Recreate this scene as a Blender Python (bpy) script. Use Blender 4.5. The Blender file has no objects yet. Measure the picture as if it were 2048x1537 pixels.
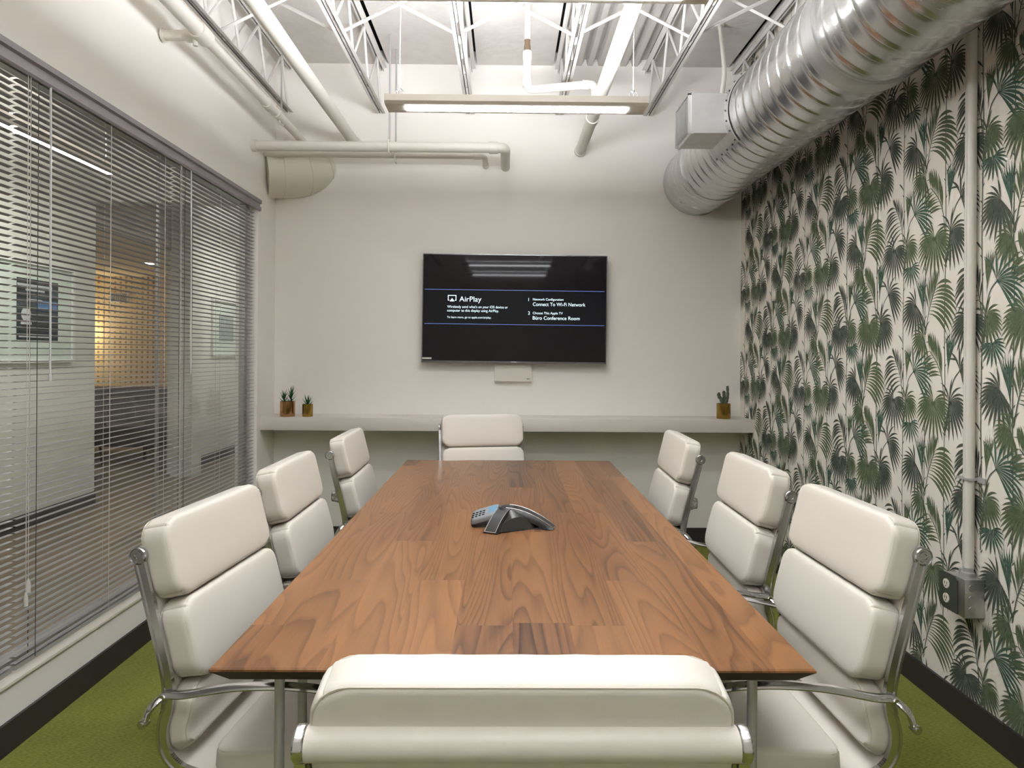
import bpy, bmesh, math, random
from mathutils import Vector, Matrix
R = math.radians
SC = bpy.context.scene
COL = SC.collection
random.seed(7)

# ------------------------------------------------------------------ camera, world, exposure
F = 1365.0                       # focal length in pixels of the 2048 px wide frame
cam_d = bpy.data.cameras.new('camera'); cam = bpy.data.objects.new('camera', cam_d); COL.objects.link(cam)
cam_d.sensor_width = 36; cam_d.lens = F / 2048 * 36; cam_d.clip_start = 0.02
cam_d.shift_y = -0.0275
yaw, roll = -0.0095, 0.0065
cam.matrix_world = Matrix.Translation((0, 0, 1.38)) @ Matrix.Rotation(yaw, 4, 'Z') @ Matrix.Rotation(R(90), 4, 'X') @ Matrix.Rotation(roll, 4, 'Z')
SC.camera = cam
SC.view_settings.view_transform = 'Standard'; SC.view_settings.look = 'None'
SC.view_settings.gamma = 1; SC.view_settings.use_curve_mapping = False
SC.view_settings.exposure = 0.68
w = bpy.data.worlds.new('world'); SC.world = w; w.use_nodes = True
w.node_tree.nodes['Background'].inputs[0].default_value = (0.9, 0.95, 1, 1)
w.node_tree.nodes['Background'].inputs[1].default_value = 0.25
SC.cycles.max_bounces = 10; SC.cycles.diffuse_bounces = 5; SC.cycles.glossy_bounces = 4
SC.cycles.transparent_max_bounces = 12; SC.cycles.sample_clamp_indirect = 6
SC.cycles.caustics_reflective = False; SC.cycles.caustics_refractive = False

# strengths of the lamps the place has
LAMP_DOWN, LAMP_UP, HALL, WARM = 38.0, 125.0, 44.0, 20.0

# room numbers
XL, XR, YB, YF, ZC = -1.71, 1.75, 5.07, -1.6, 3.54
ZT = 0.75                        # table top

# ------------------------------------------------------------------ materials
def mat(name, col, rough=0.5, metal=0.0, spec=0.5, emit=None, estr=0.0, coat=0.0):
    m = bpy.data.materials.new(name); m.use_nodes = True
    b = m.node_tree.nodes['Principled BSDF']
    b.inputs['Base Color'].default_value = (*col, 1)
    b.inputs['Roughness'].default_value = rough
    b.inputs['Metallic'].default_value = metal
    b.inputs['Specular IOR Level'].default_value = spec
    b.inputs['Coat Weight'].default_value = coat
    if emit:
        b.inputs['Emission Color'].default_value = (*emit, 1); b.inputs['Emission Strength'].default_value = estr
    return m
def N(m, t, **kw):
    n = m.node_tree.nodes.new(t)
    for k, v in kw.items(): setattr(n, k, v)
    return n
def L(m, a, b): m.node_tree.links.new(a, b)
def srgb(r, g, b):
    f = lambda c: (c/255/12.92) if c/255 <= .04045 else ((c/255+.055)/1.055)**2.4
    return (f(r), f(g), f(b))
def noise_bump(m, scale=200, strength=0.1, dist=0.001, detail=3, stretch=None, col_var=0.0):
    """surface grain: bump from noise, and optionally small colour variation"""
    b = m.node_tree.nodes['Principled BSDF']
    tc = N(m, 'ShaderNodeTexCoord'); mp = N(m, 'ShaderNodeMapping'); nz = N(m, 'ShaderNodeTexNoise'); bp = N(m, 'ShaderNodeBump')
    L(m, tc.outputs['Object'], mp.inputs[0]); L(m, mp.outputs[0], nz.inputs['Vector'])
    if stretch: mp.inputs['Scale'].default_value = stretch
    nz.inputs['Scale'].default_value = scale; nz.inputs['Detail'].default_value = detail
    bp.inputs['Strength'].default_value = strength; bp.inputs['Distance'].default_value = dist
    L(m, nz.outputs['Fac'], bp.inputs['Height']); L(m, bp.outputs[0], b.inputs['Normal'])
    if col_var:
        c = b.inputs['Base Color'].default_value[:]
        rp = N(m, 'ShaderNodeValToRGB'); L(m, nz.outputs['Fac'], rp.inputs[0])
        rp.color_ramp.elements[0].position = .3; rp.color_ramp.elements[1].position = .7
        rp.color_ramp.elements[0].color = [x*(1-col_var) for x in c[:3]] + [1]
        rp.color_ramp.elements[1].color = [min(1, x*(1+col_var)) for x in c[:3]] + [1]
        L(m, rp.outputs[0], b.inputs['Base Color'])
    return m
M = {}
M['paint'] = noise_bump(mat('wall_paint', srgb(238, 234, 228), .75, spec=.3), 60, .06, .002)
M['ceil'] = noise_bump(mat('ceiling_paint', srgb(212, 207, 203), .85, spec=.2), 14, .35, .010, 8, col_var=.04)
M['white'] = noise_bump(mat('white_enamel', srgb(222, 216, 206), .45), 40, .05, .001)
M['shelf'] = noise_bump(mat('shelf_paint', srgb(222, 215, 207), .5), 50, .03, .001)
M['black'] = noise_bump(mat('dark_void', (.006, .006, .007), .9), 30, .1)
M['base'] = noise_bump(mat('baseboard_vinyl', srgb(40, 37, 38), .5), 40, .05)
M['chrome'] = noise_bump(mat('polished_aluminium', (.62, .62, .63), .16, 1), 12, .02, .001)
M['darkmetal'] = noise_bump(mat('dark_metal', (.16, .16, .17), .25, 1), 30, .05)
M['steel'] = noise_bump(mat('grey_steel', srgb(178, 178, 176), .35, .3), 60, .05)
M['blackp'] = noise_bump(mat('black_plastic', (.012, .012, .014), .35), 300, .06)
M['flank'] = noise_bump(mat('phone_flank', (.03, .03, .028), .3, .3), 300, .05)
M['greyp'] = noise_bump(mat('grey_plastic', srgb(125, 128, 132), .35), 300, .05)
M['silver'] = noise_bump(mat('silver_trim', (.55, .55, .55), .25, .9), 100, .02)
M['slat'] = noise_bump(mat('slat_aluminium', srgb(164, 163, 165), .38, .35), 30, .03)
M['valance'] = noise_bump(mat('valance_metal', srgb(140, 135, 140), .4, .3), 30, .03)
M['cord'] = noise_bump(mat('cord_white', srgb(205, 202, 196), .6), 400, .1)
M['rope'] = noise_bump(mat('cord_dark', srgb(70, 68, 66), .7), 400, .1)
M['clear'] = noise_bump(mat('clear_plastic', srgb(205, 208, 208), .15), 60, .02)
M['brass'] = noise_bump(mat('brass', srgb(150, 122, 62), .24, 1), 60, .03, .001)
M['copper'] = noise_bump(mat('copper_pot', srgb(160, 124, 84), .24, 1), 60, .03, .001)
M['plant'] = noise_bump(mat('succulent_green', srgb(34, 84, 38), .5), 80, .1, col_var=.3)
M['cactus'] = noise_bump(mat('cactus_green', srgb(74, 82, 64), .7), 200, .3, col_var=.25)
M['soil'] = noise_bump(mat('soil', srgb(40, 30, 24), .9), 200, .5)
M['leather'] = noise_bump(mat('cream_leather', srgb(216, 210, 200), .42, spec=.45), 260, .10, .0012, 4)
M['leather_low'] = M['leather']
M['stitch'] = noise_bump(mat('leather_piping', srgb(202, 195, 182), .5), 500, .2)
M['screen'] = mat('tv_screen_glass', (.003, .0025, .003), .04, spec=.16, emit=srgb(34, 29, 32), estr=.25)
M['band'] = mat('tv_screen_band', (.003, .003, .004), .04, spec=.16, emit=srgb(34, 33, 36), estr=.25)
M['glow'] = mat('tv_lit_text', (.02, .02, .02), .3, emit=srgb(215, 238, 245), estr=1.0)
M['glowline'] = mat('tv_lit_line', (.02, .02, .02), .3, emit=srgb(70, 90, 150), estr=.9)
M['lcd'] = mat('phone_lcd', srgb(88, 124, 150), .3, emit=srgb(120, 165, 200), estr=.04)
M['deck'] = noise_bump(mat('steel_deck_paint', srgb(200, 196, 192), .5), 40, .05)
M['olive'] = mat('outlet_plate', srgb(62, 66, 56), .45)
M['lens_down'] = mat('lamp_lens_down', (.9, .9, .9), .4, emit=(.94, .97, 1), estr=LAMP_DOWN)
M['lens_up'] = mat('lamp_lens_up', (.9, .9, .9), .4, emit=(.94, .97, 1), estr=LAMP_UP)
M['hall_lens'] = mat('hall_lamp_lens', (.9, .9, .9), .4, emit=(1, .97, .92), estr=HALL)
M['warm_lens'] = mat('warm_lamp_shade', (.9, .8, .6), .6, emit=(1, .85, .58), estr=WARM)
M['hall_wall'] = noise_bump(mat('hall_paint', srgb(212, 214, 208), .7), 60, .05)
M['brown_wall'] = noise_bump(mat('hall_soffit_paint', srgb(138, 124, 114), .7), 60, .05)
M['warm_ceil'] = noise_bump(mat('lounge_ceiling_paint', srgb(225, 205, 165), .7), 60, .05)
M['frame_white'] = noise_bump(mat('frame_white', srgb(226, 228, 226), .4), 60, .03)
M['matboard'] = noise_bump(mat('picture_mat', srgb(206, 216, 208), .6), 200, .03)
M['poster'] = noise_bump(mat('poster_dark', srgb(40, 44, 52), .3), 25, .05, col_var=.6)
M['sketch'] = noise_bump(mat('print_grey', srgb(150, 160, 156), .5), 45, .05, col_var=.35)
M['posterink'] = noise_bump(mat('poster_light_ink', srgb(190, 195, 198), .4), 60, .05)
M['posterblue'] = noise_bump(mat('poster_blue_reflection', srgb(70, 110, 160), .4), 60, .05)  # blue of the reflection painted onto the poster
M['sofa'] = noise_bump(mat('sofa_fabric', srgb(92, 86, 96), .9), 300, .3, col_var=.15)
M['darkwood'] = noise_bump(mat('dark_wood', srgb(66, 52, 44), .5), 30, .1, stretch=(1, 6, 1), col_var=.25)
M['pipe'] = noise_bump(mat('pipe_paint', srgb(216, 211, 202), .42), 40, .06, .002)
M['ductwhite'] = noise_bump(mat('painted_duct', srgb(214, 209, 194), .5), 12, .1, .004)
M['joist'] = noise_bump(mat('joist_paint', srgb(212, 208, 205), .5), 60, .1)
M['orange'] = noise_bump(mat('bare_brass_fitting', srgb(96, 78, 62), .6, .3), 200, .4)

def carpet():
    m = mat('green_carpet', srgb(96, 106, 44), .95, spec=.1); b = m.node_tree.nodes['Principled BSDF']
    tc = N(m, 'ShaderNodeTexCoord'); mp = N(m, 'ShaderNodeMapping'); mp.inputs['Scale'].default_value = (70, 420, 1)
    n1 = N(m, 'ShaderNodeTexNoise'); n1.inputs['Scale'].default_value = 1; n1.inputs['Detail'].default_value = 5
    n2 = N(m, 'ShaderNodeTexNoise'); n2.inputs['Scale'].default_value = 3; n2.inputs['Detail'].default_value = 3
    L(m, tc.outputs['Object'], mp.inputs[0]); L(m, mp.outputs[0], n1.inputs['Vector']); L(m, tc.outputs['Object'], n2.inputs['Vector'])
    mx = N(m, 'ShaderNodeMath', operation='MULTIPLY_ADD'); mx.inputs[1].default_value = .35
    L(m, n2.outputs['Fac'], mx.inputs[0]); L(m, n1.outputs['Fac'], mx.inputs[2])
    rp = N(m, 'ShaderNodeValToRGB'); L(m, mx.outputs[0], rp.inputs[0])
    rp.color_ramp.elements[0].position = .40; rp.color_ramp.elements[0].color = (*srgb(80, 84, 32), 1)
    rp.color_ramp.elements[1].position = .92; rp.color_ramp.elements[1].color = (*srgb(134, 137, 70), 1)
    L(m, rp.outputs[0], b.inputs['Base Color'])
    bp = N(m, 'ShaderNodeBump'); bp.inputs['Strength'].default_value = .6; bp.inputs['Distance'].default_value = .004
    L(m, n1.outputs['Fac'], bp.inputs['Height']); L(m, bp.outputs[0], b.inputs['Normal'])
    return m
M['carpet'] = carpet()

def wood(name, dark, mid, light, pw, pl, rough, rot=True):
    m = mat(name, mid, rough, spec=.4, coat=.10); b = m.node_tree.nodes['Principled BSDF']
    b.inputs['Coat Roughness'].default_value = .22
    tc = N(m, 'ShaderNodeTexCoord'); sp = N(m, 'ShaderNodeSeparateXYZ'); L(m, tc.outputs['Object'], sp.inputs[0])
    cb = N(m, 'ShaderNodeCombineXYZ')
    L(m, sp.outputs['Y'], cb.inputs['X']); L(m, sp.outputs['X'], cb.inputs['Y'])
    br = N(m, 'ShaderNodeTexBrick'); L(m, cb.outputs[0], br.inputs['Vector'])
    br.inputs['Color1'].default_value = (0, 0, 0, 1); br.inputs['Color2'].default_value = (1, 1, 1, 1)
    br.inputs['Scale'].default_value = 1; br.inputs['Mortar Size'].default_value = .0004; br.inputs['Mortar'].default_value = (.2, .2, .2, 1)
    br.inputs['Brick Width'].default_value = pl; br.inputs['Row Height'].default_value = pw
    br.offset = .37; br.offset_frequency = 3; br.squash = .72; br.squash_frequency = 2
    bw = N(m, 'ShaderNodeRGBToBW'); L(m, br.outputs['Color'], bw.inputs[0])
    # per board seed in Z
    sd = N(m, 'ShaderNodeMath', operation='MULTIPLY'); sd.inputs[1].default_value = 37.0; L(m, bw.outputs[0], sd.inputs[0])
    v2 = N(m, 'ShaderNodeCombineXYZ')
    sx = N(m, 'ShaderNodeMath', operation='MULTIPLY'); sx.inputs[1].default_value = 6.2; L(m, sp.outputs['X'], sx.inputs[0])
    sy = N(m, 'ShaderNodeMath', operation='MULTIPLY'); sy.inputs[1].default_value = .50; L(m, sp.outputs['Y'], sy.inputs[0])
    L(m, sx.outputs[0], v2.inputs['X']); L(m, sy.outputs[0], v2.inputs['Y']); L(m, sd.outputs[0], v2.inputs['Z'])
    n1 = N(m, 'ShaderNodeTexNoise'); n1.inputs['Scale'].default_value = 1; n1.inputs['Detail'].default_value = 1.5; n1.inputs['Roughness'].default_value = .4
    n1.inputs['Distortion'].default_value = .25
    L(m, v2.outputs[0], n1.inputs['Vector'])
    k = N(m, 'ShaderNodeMath', operation='MULTIPLY'); k.inputs[1].default_value = 26.0; L(m, n1.outputs['Fac'], k.inputs[0])
    fr = N(m, 'ShaderNodeMath', operation='FRACT'); L(m, k.outputs[0], fr.inputs[0])
    ring = N(m, 'ShaderNodeValToRGB'); L(m, fr.outputs[0], ring.inputs[0])
    e = ring.color_ramp.elements
    e[0].position = 0; e[0].color = (.35, .35, .35, 1); e[1].position = 1; e[1].color = (.0, .0, .0, 1)
    x = e.new(.12); x.color = (1, 1, 1, 1); x = e.new(.62); x.color = (.75, .75, .75, 1); x = e.new(.9); x.color = (.25, .25, .25, 1)
    # fine fibres
    v3 = N(m, 'ShaderNodeMapping'); v3.inputs['Scale'].default_value = (210, 7, 1)
    L(m, tc.outputs['Object'], v3.inputs[0]); n2 = N(m, 'ShaderNodeTexNoise'); n2.inputs['Scale'].default_value = 1; n2.inputs['Detail'].default_value = 4
    L(m, v3.outputs[0], n2.inputs['Vector'])
    # large smoky patches
    n3 = N(m, 'ShaderNodeTexNoise'); n3.inputs['Scale'].default_value = .55; n3.inputs['Detail'].default_value = 3; L(m, v2.outputs[0], n3.inputs['Vector'])
    def ma(a, ka, c):
        n = N(m, 'ShaderNodeMath', operation='MULTIPLY_ADD'); n.inputs[1].default_value = ka
        L(m, a, n.inputs[0])
        if isinstance(c, (int, float)): n.inputs[2].default_value = c
        else: L(m, c, n.inputs[2])
        return n.outputs[0]
    s = ma(ring.outputs[0], .30, -.52)
    s = ma(n2.outputs['Fac'], .40, s)
    s = ma(n3.outputs['Fac'], 1.05, s)
    s = ma(bw.outputs[0], .22, s)
    rp = N(m, 'ShaderNodeValToRGB'); L(m, s, rp.inputs[0]); e = rp.color_ramp.elements
    e[0].position = .08; e[0].color = (*dark, 1); e[1].position = .85; e[1].color = (*light, 1)
    x = e.new(.36); x.color = (*mid, 1)
    L(m, rp.outputs[0], b.inputs['Base Color'])
    ro = N(m, 'ShaderNodeMath', operation='MULTIPLY_ADD'); ro.inputs[1].default_value = .15; ro.inputs[2].default_value = rough
    L(m, n2.outputs['Fac'], ro.inputs[0]); L(m, ro.outputs[0], b.inputs['Roughness'])
    bp = N(m, 'ShaderNodeBump'); bp.inputs['Strength'].default_value = .06; bp.inputs['Distance'].default_value = .001
    L(m, n2.outputs['Fac'], bp.inputs['Height']); L(m, bp.outputs[0], b.inputs['Normal'])
    return m
M['walnut'] = wood('walnut_boards', srgb(44, 28, 19), srgb(100, 65, 38), srgb(144, 100, 62), .132, 1.15, .3)
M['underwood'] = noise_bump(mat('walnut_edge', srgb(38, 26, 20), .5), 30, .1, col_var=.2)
M['hall_floor'] = wood('hall_floor_boards', srgb(64, 54, 44), srgb(98, 84, 68), srgb(122, 106, 86), .15, 1.2, .35)

def galv(name, c1, c2, rough):
    m = mat(name, c1, rough, 1); b = m.node_tree.nodes['Principled BSDF']
    tc = N(m, 'ShaderNodeTexCoord'); mp = N(m, 'ShaderNodeMapping'); mp.inputs['Scale'].default_value = (1, 2.2, 1)
    nz = N(m, 'ShaderNodeTexNoise'); nz.inputs['Scale'].default_value = 7; nz.inputs['Detail'].default_value = 6
    L(m, tc.outputs['Object'], mp.inputs[0]); L(m, mp.outputs[0], nz.inputs['Vector'])
    rp = N(m, 'ShaderNodeValToRGB'); L(m, nz.outputs['Fac'], rp.inputs[0])
    rp.color_ramp.elements[0].position = .3; rp.color_ramp.elements[1].position = .7
    rp.color_ramp.elements[0].color = (*c1, 1); rp.color_ramp.elements[1].color = (*c2, 1)
    L(m, rp.outputs[0], b.inputs['Base Color'])
    ro = N(m, 'ShaderNodeMath', operation='MULTIPLY_ADD'); ro.inputs[1].default_value = .10; ro.inputs[2].default_value = rough - .04
    L(m, nz.outputs['Fac'], ro.inputs[0]); L(m, ro.outputs[0], b.inputs['Roughness'])
    return m
M['galv'] = galv('galvanised_spiral', (.62, .625, .63), (.70, .70, .70), .25)
M['galvbox'] = galv('galvanised_sheet', (.58, .585, .58), (.68, .68, .68), .42)

def glass():
    m = bpy.data.materials.new('partition_glass'); m.use_nodes = True; nt = m.node_tree
    nt.nodes.remove(nt.nodes['Principled BSDF'])
    out = nt.nodes['Material Output']; ge = N(m, 'ShaderNodeNewGeometry'); mr = N(m, 'ShaderNodeMapRange'); mr.inputs['To Min'].default_value = 1.5; mr.inputs['To Max'].default_value = 1/1.5; tr = N(m, 'ShaderNodeBsdfTransparent'); gl = N(m, 'ShaderNodeBsdfGlossy'); mx = N(m, 'ShaderNodeMixShader'); fr = N(m, 'ShaderNodeFresnel')
    tr.inputs[0].default_value = (.965, .98, .97, 1); gl.inputs['Roughness'].default_value = .02; L(m, ge.outputs['Backfacing'], mr.inputs[0]); L(m, mr.outputs[0], fr.inputs[0])
    L(m, fr.outputs[0], mx.inputs[0]); L(m, tr.outputs[0], mx.inputs[1]); L(m, gl.outputs[0], mx.inputs[2]); L(m, mx.outputs[0], out.inputs[0])
    return m
M['glass'] = glass()

def leafy_paper():
    """yellow paper with rows of small dark sprigs, for the lounge beyond the glass"""
    m = mat('sprig_wallpaper', srgb(206, 172, 110), .8); b = m.node_tree.nodes['Principled BSDF']
    tc = N(m, 'ShaderNodeTexCoord'); sp = N(m, 'ShaderNodeSeparateXYZ'); L(m, tc.outputs['Object'], sp.inputs[0])
    def cell(sock, size, off=None):
        a = N(m, 'ShaderNodeMath', operation='MULTIPLY'); a.inputs[1].default_value = 1/size; L(m, sock, a.inputs[0]); o = a.outputs[0]
        f = N(m, 'ShaderNodeMath', operation='FRACT'); L(m, o, f.inputs[0])
        s = N(m, 'ShaderNodeMath', operation='SUBTRACT'); L(m, f.outputs[0], s.inputs[0]); s.inputs[1].default_value = .5
        ab = N(m, 'ShaderNodeMath', operation='ABSOLUTE'); L(m, s.outputs[0], ab.inputs[0]); return ab.outputs[0]
    u = cell(sp.outputs['X'], .088); v = cell(sp.outputs['Z'], .080)
    def mul(a, k):
        n = N(m, 'ShaderNodeMath', operation='POWER'); L(m, a, n.inputs[0]); n.inputs[1].default_value = k; return n.outputs[0]
    ad = N(m, 'ShaderNodeMath', operation='ADD'); L(m, mul(u, 1.5), ad.inputs[0]); L(m, mul(v, 1.5), ad.inputs[1])
    lt = N(m, 'ShaderNodeMath', operation='LESS_THAN'); L(m, ad.outputs[0], lt.inputs[0]); lt.inputs[1].default_value = .12
    mx = N(m, 'ShaderNodeMix', data_type='RGBA'); L(m, lt.outputs[0], mx.inputs[0])
    mx.inputs[6].default_value = (*srgb(222, 200, 158), 1); mx.inputs[7].default_value = (*srgb(146, 116, 78), 1)
    L(m, mx.outputs[2], b.inputs['Base Color'])
    return m
M['sprig'] = leafy_paper()

# ------------------------------------------------------------------ mesh building helpers
class MB:
    def __init__(s): s.v = []; s.f = []; s.m = []; s.sm = []
    def add(s, vs, fs, mi=0, smooth=False):
        o = len(s.v); s.v += [tuple(p) for p in vs]
        for f in fs: s.f.append([i + o for i in f]); s.m.append(mi); s.sm.append(smooth)
    def box(s, x0, x1, y0, y1, z0, z1, mi=0):
        vs = [(x, y, z) for x in (x0, x1) for y in (y0, y1) for z in (z0, z1)]
        s.add(vs, [(0,1,3,2),(4,6,7,5),(0,4,5,1),(2,3,7,6),(0,2,6,4),(1,5,7,3)], mi)
    def tube(s, pts, r, n=10, mi=0, caps=True, sx=1.0, up=None, smooth=True):
        """round (or oval) bar through points; r a number or list"""
        pts = [Vector(p) for p in pts]; k = len(pts); rr = r if isinstance(r, (list, tuple)) else [r]*k
        tans = []
        for i in range(k):
            a = pts[max(i-1, 0)]; b = pts[min(i+1, k-1)]; tans.append((b-a).normalized())
        u = Vector(up) if up else (Vector((0,0,1)) if abs(tans[0].z) < .9 else Vector((1,0,0)))
        u = (u - u.dot(tans[0])*tans[0]).normalized(); vs = []
        for i in range(k):
            t = tans[i]; u = (u - u.dot(t)*t).normalized(); w_ = t.cross(u)
            for j in range(n):
                a = 2*math.pi*j/n; vs.append(pts[i] + (u*math.cos(a) + w_*math.sin(a)*sx)*rr[i])
        fs = [(i*n+j, i*n+(j+1)%n, (i+1)*n+(j+1)%n, (i+1)*n+j) for i in range(k-1) for j in range(n)]
        s.add(vs, fs, mi, smooth)
        if caps: s.add([vs[j] for j in range(n)], [tuple(range(n))[::-1]], mi); s.add([vs[(k-1)*n+j] for j in range(n)], [tuple(range(n))], mi)
    def bar(s, a, b, r, n=8, mi=0): s.tube([a, b], r, n, mi)
    def lathe(s, prof, c, axis='Z', n=24, mi=0, smooth=True):
        """prof: (radius, height) pairs"""
        vs = []
        for (r, h) in prof:
            for j in range(n):
                a = 2*math.pi*j/n; x, y = r*math.cos(a), r*math.sin(a)
                vs.append({'Z': (c[0]+x, c[1]+y, c[2]+h), 'Y': (c[0]+x, c[1]+h, c[2]+y), 'X': (c[0]+h, c[1]+x, c[2]+y)}[axis])
        k = len(prof); s.add(vs, [(i*n+j, i*n+(j+1)%n, (i+1)*n+(j+1)%n, (i+1)*n+j) for i in range(k-1) for j in range(n)], mi, smooth)
        s.add(vs[:n], [tuple(range(n))], mi); s.add(vs[-n:], [tuple(range(n))], mi)
    def prism(s, poly, y0, y1, axis='Y', mi=0, smooth=False):
        """closed polygon swept along an axis; poly in the two other coordinates"""
        f = {'Y': lambda a, b, h: (a, h, b), 'X': lambda a, b, h: (h, a, b), 'Z': lambda a, b, h: (a, b, h)}[axis]
        n = len(poly); vs = [f(a, b, y0) for a, b in poly] + [f(a, b, y1) for a, b in poly]
        s.add(vs, [(i, (i+1) % n, n+(i+1) % n, n+i) for i in range(n)], mi, smooth)
        s.add(vs, [tuple(range(n))[::-1], tuple(range(n, 2*n))], mi)
    def build(s, name, m, parent=None, loc=None, sharp=None, bevel=0, fix=True):
        me = bpy.data.meshes.new(name); me.from_pydata(s.v, [], s.f)
        ms = m if isinstance(m, (list, tuple)) else [m]
        for x in ms: me.materials.append(M[x] if isinstance(x, str) else x)
        me.polygons.foreach_set('material_index', s.m); me.polygons.foreach_set('use_smooth', s.sm)
        if fix:
            bm = bmesh.new(); bm.from_mesh(me)
            if len(bm.verts) < 60000: bmesh.ops.remove_doubles(bm, verts=bm.verts, dist=1e-5)
            bmesh.ops.recalc_face_normals(bm, faces=bm.faces)
            if bevel: bmesh.ops.bevel(bm, geom=[e for e in bm.edges if len(e.link_faces) == 2 and e.calc_face_angle(0) > .6], offset=bevel, segments=2, affect='EDGES', profile=.5)
            bm.to_mesh(me); bm.free()
        if any(s.sm) or bevel: me.set_sharp_from_angle(angle=sharp or R(40))
        o = bpy.data.objects.new(name, me); COL.objects.link(o)
        if parent: o.parent = parent
        if loc: o.location = loc
        return o
def tag(o, label, cat, group=None):
    o['label'] = label; o['category'] = cat
    if group: o['group'] = group
    return o
def thing(name, label, cat, loc=(0,0,0), rz=0, group=None):
    o = bpy.data.objects.new(name, None); COL.objects.link(o); o.location = loc; o.rotation_euler = (0,0,rz)
    o.empty_display_size = .05
    return tag(o, label, cat, group)
def struct(o): o['kind'] = 'structure'; return o
def copy_tree(o, parent=None):
    c = o.copy(); COL.objects.link(c)
    if parent: c.parent = parent
    for ch in [x for x in list(bpy.data.objects) if x.parent == o]: copy_tree(ch, c)
    return c
def sweep_xz(mb, path, poly, y, mi=0, smooth=False, caps=True):
    """sweep a cross-section (a along the path normal, b along Y) on a path in the XZ plane"""
    k = len(path); vs = []; n = len(poly)
    for i in range(k):
        a = Vector(path[max(i-1,0)]); b = Vector(path[min(i+1,k-1)]); t = (b-a).normalized(); nn = Vector((t.y, -t.x))
        for (pa, pb) in poly: vs.append((path[i][0]+nn.x*pa, y+pb, path[i][1]+nn.y*pa))
    mb.add(vs, [(i*n+j, i*n+(j+1)%n, (i+1)*n+(j+1)%n, (i+1)*n+j) for i in range(k-1) for j in range(n)], mi, smooth)
    if caps: mb.add(vs[:n], [tuple(range(n))], mi); mb.add(vs[-n:], [tuple(range(n))], mi)
def spline(pts, per=8):
    """Catmull-Rom through points of any dimension"""
    P = [Vector(p) for p in pts]; P = [P[0]*2-P[1]] + P + [P[-1]*2-P[-2]]; out = []
    for i in range(1, len(P)-2):
        for j in range(per):
            t = j/per; a, b, c, d = P[i-1], P[i], P[i+1], P[i+2]
            out.append(.5*((2*b) + (c-a)*t + (2*a-5*b+4*c-d)*t*t + (3*b-a-3*c+d)*t**3))
    out.append(P[-2]); return out

# ------------------------------------------------------------------ room shell
b = MB(); b.box(XL-.15, XR+.1, YF-.1, YB+.1, -.06, 0); struct(b.build('floor', 'carpet'))
b = MB(); b.box(XL-.19, XR+.1, YB, YB+.12, 0, ZC+.2); struct(b.build('wall_back', 'paint'))
b = MB(); b.box(XL-.15, XR+.1, YF-.1, YF, 0, ZC+.2); struct(b.build('wall_front', 'paint'))
W0, W1, S0, S1 = -.4, 4.72, .235, 2.445        # glazed opening in the left wall
b = MB()
b.box(XL-.15, XL, YF, YB, S1, ZC+.2); b.box(XL-.15, XL, YF, YB, 0, S0); b.box(XL-.15, XL, YF, W0, S0, S1); b.box(XL-.15, XL, W1, YB, S0, S1)
struct(b.build('wall_left', 'paint'))
# baseboards
b = MB(); b.box(XL, XL+.012, YF, YB, 0, .108); struct(b.build('baseboard_left', 'base'))
b = MB(); b.box(XR-.012, XR, YF, YB, 0, .108); struct(b.build('baseboard_right', 'base'))
b = MB(); b.box(XL+.012, XR-.012, YB-.012, YB, 0, .108); struct(b.build('baseboard_back', 'base'))

# ceiling: painted boards between the joists, dark slots beside them, ribbed deck in one bay
JX = [-1.60, -.925, -.27, .386, 1.036, 1.69]
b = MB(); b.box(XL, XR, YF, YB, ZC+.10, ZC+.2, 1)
edges = [XL] + JX + [XR]
for i in range(len(edges)-1):
    a, c = edges[i], edges[i+1]
    if i == 4:
        pitch = .088; n = int((c-a)/pitch); x = a+.03                 # ribbed steel deck
        while x < c-.04:
            b.prism([(x, ZC+.05), (x+.012, ZC+.0), (x+.05, ZC+.0), (x+.062, ZC+.05)], YF, YB, mi=2); x += .083
        b.box(a, c, YF, YB, ZC+.05, ZC+.06, 2)
        continue
    l = .045 if (i >= 1 and a < .1) else 0.0
    r = .045 if (i < len(edges)-2 and c > .1) else 0.0
    b.box(a+l, c-r, YF, YB, ZC, ZC+.04, 0)
    y = YB-.35
    while y > YF: y -= 1.22
struct(b.build('ceiling', ['ceil', 'black', 'deck']))

# ---- right wall with palm wallpaper: printed pattern is part of the wall mesh
def uz(x, y, ox=1720, oy=560, k=4.5213):
    """reading of the printed motif: zoomed reading -> position on the wall (Y depth, Z height)"""
    px = ox + x/k; py = oy + y/k; Y = 1.75*F/(px-1011); return (-Y, 1.38-(py-712)*Y/F)     # u grows to the right
leafs = []      # (polyline of (u, v), widths, material, layer)
def leaf(p, ang, ln, wd, droop=0.0, mi=0, ly=0, curl=0.0):
    n = 6; u, v = p; d = Vector((math.cos(ang), math.sin(ang))); pts = [(u, v)]
    for i in range(n):
        d = (d + Vector((0, -droop/n)) ); d.normalize()
        if curl: d.rotate(Matrix.Rotation(curl/n, 2))
        u += d.x*ln/n; v += d.y*ln/n; pts.append((u, v))
    prof = [.07, .36, .80, 1.10, 1.0, .58, .0]
    leafs.append((pts, [wd*q*.5 for q in prof], mi, ly))
def stem(pts, wd=.0035, mi=1, ly=0):
    P = spline([Vector((a, c, 0)) for a, c in pts], 5); leafs.append(([(q.x, q.y) for q in P], [wd*.5]*len(P), mi, ly))
def fan(h, axis, spread, n, L0, L1, wd, mi, ly, droop=.9):
    """palm fan: leaflets from one hub, long ones hang, short ones arch over"""
    for i in range(n):
        t = i/(n-1)-.5; a = R(axis + spread*t); dn = .5-.5*math.sin(a)
        leaf(h, a, L0+(L1-L0)*dn, wd*(.8+.35*dn), droop*(1.25-dn*.95), mi, ly+i % 2)
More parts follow.
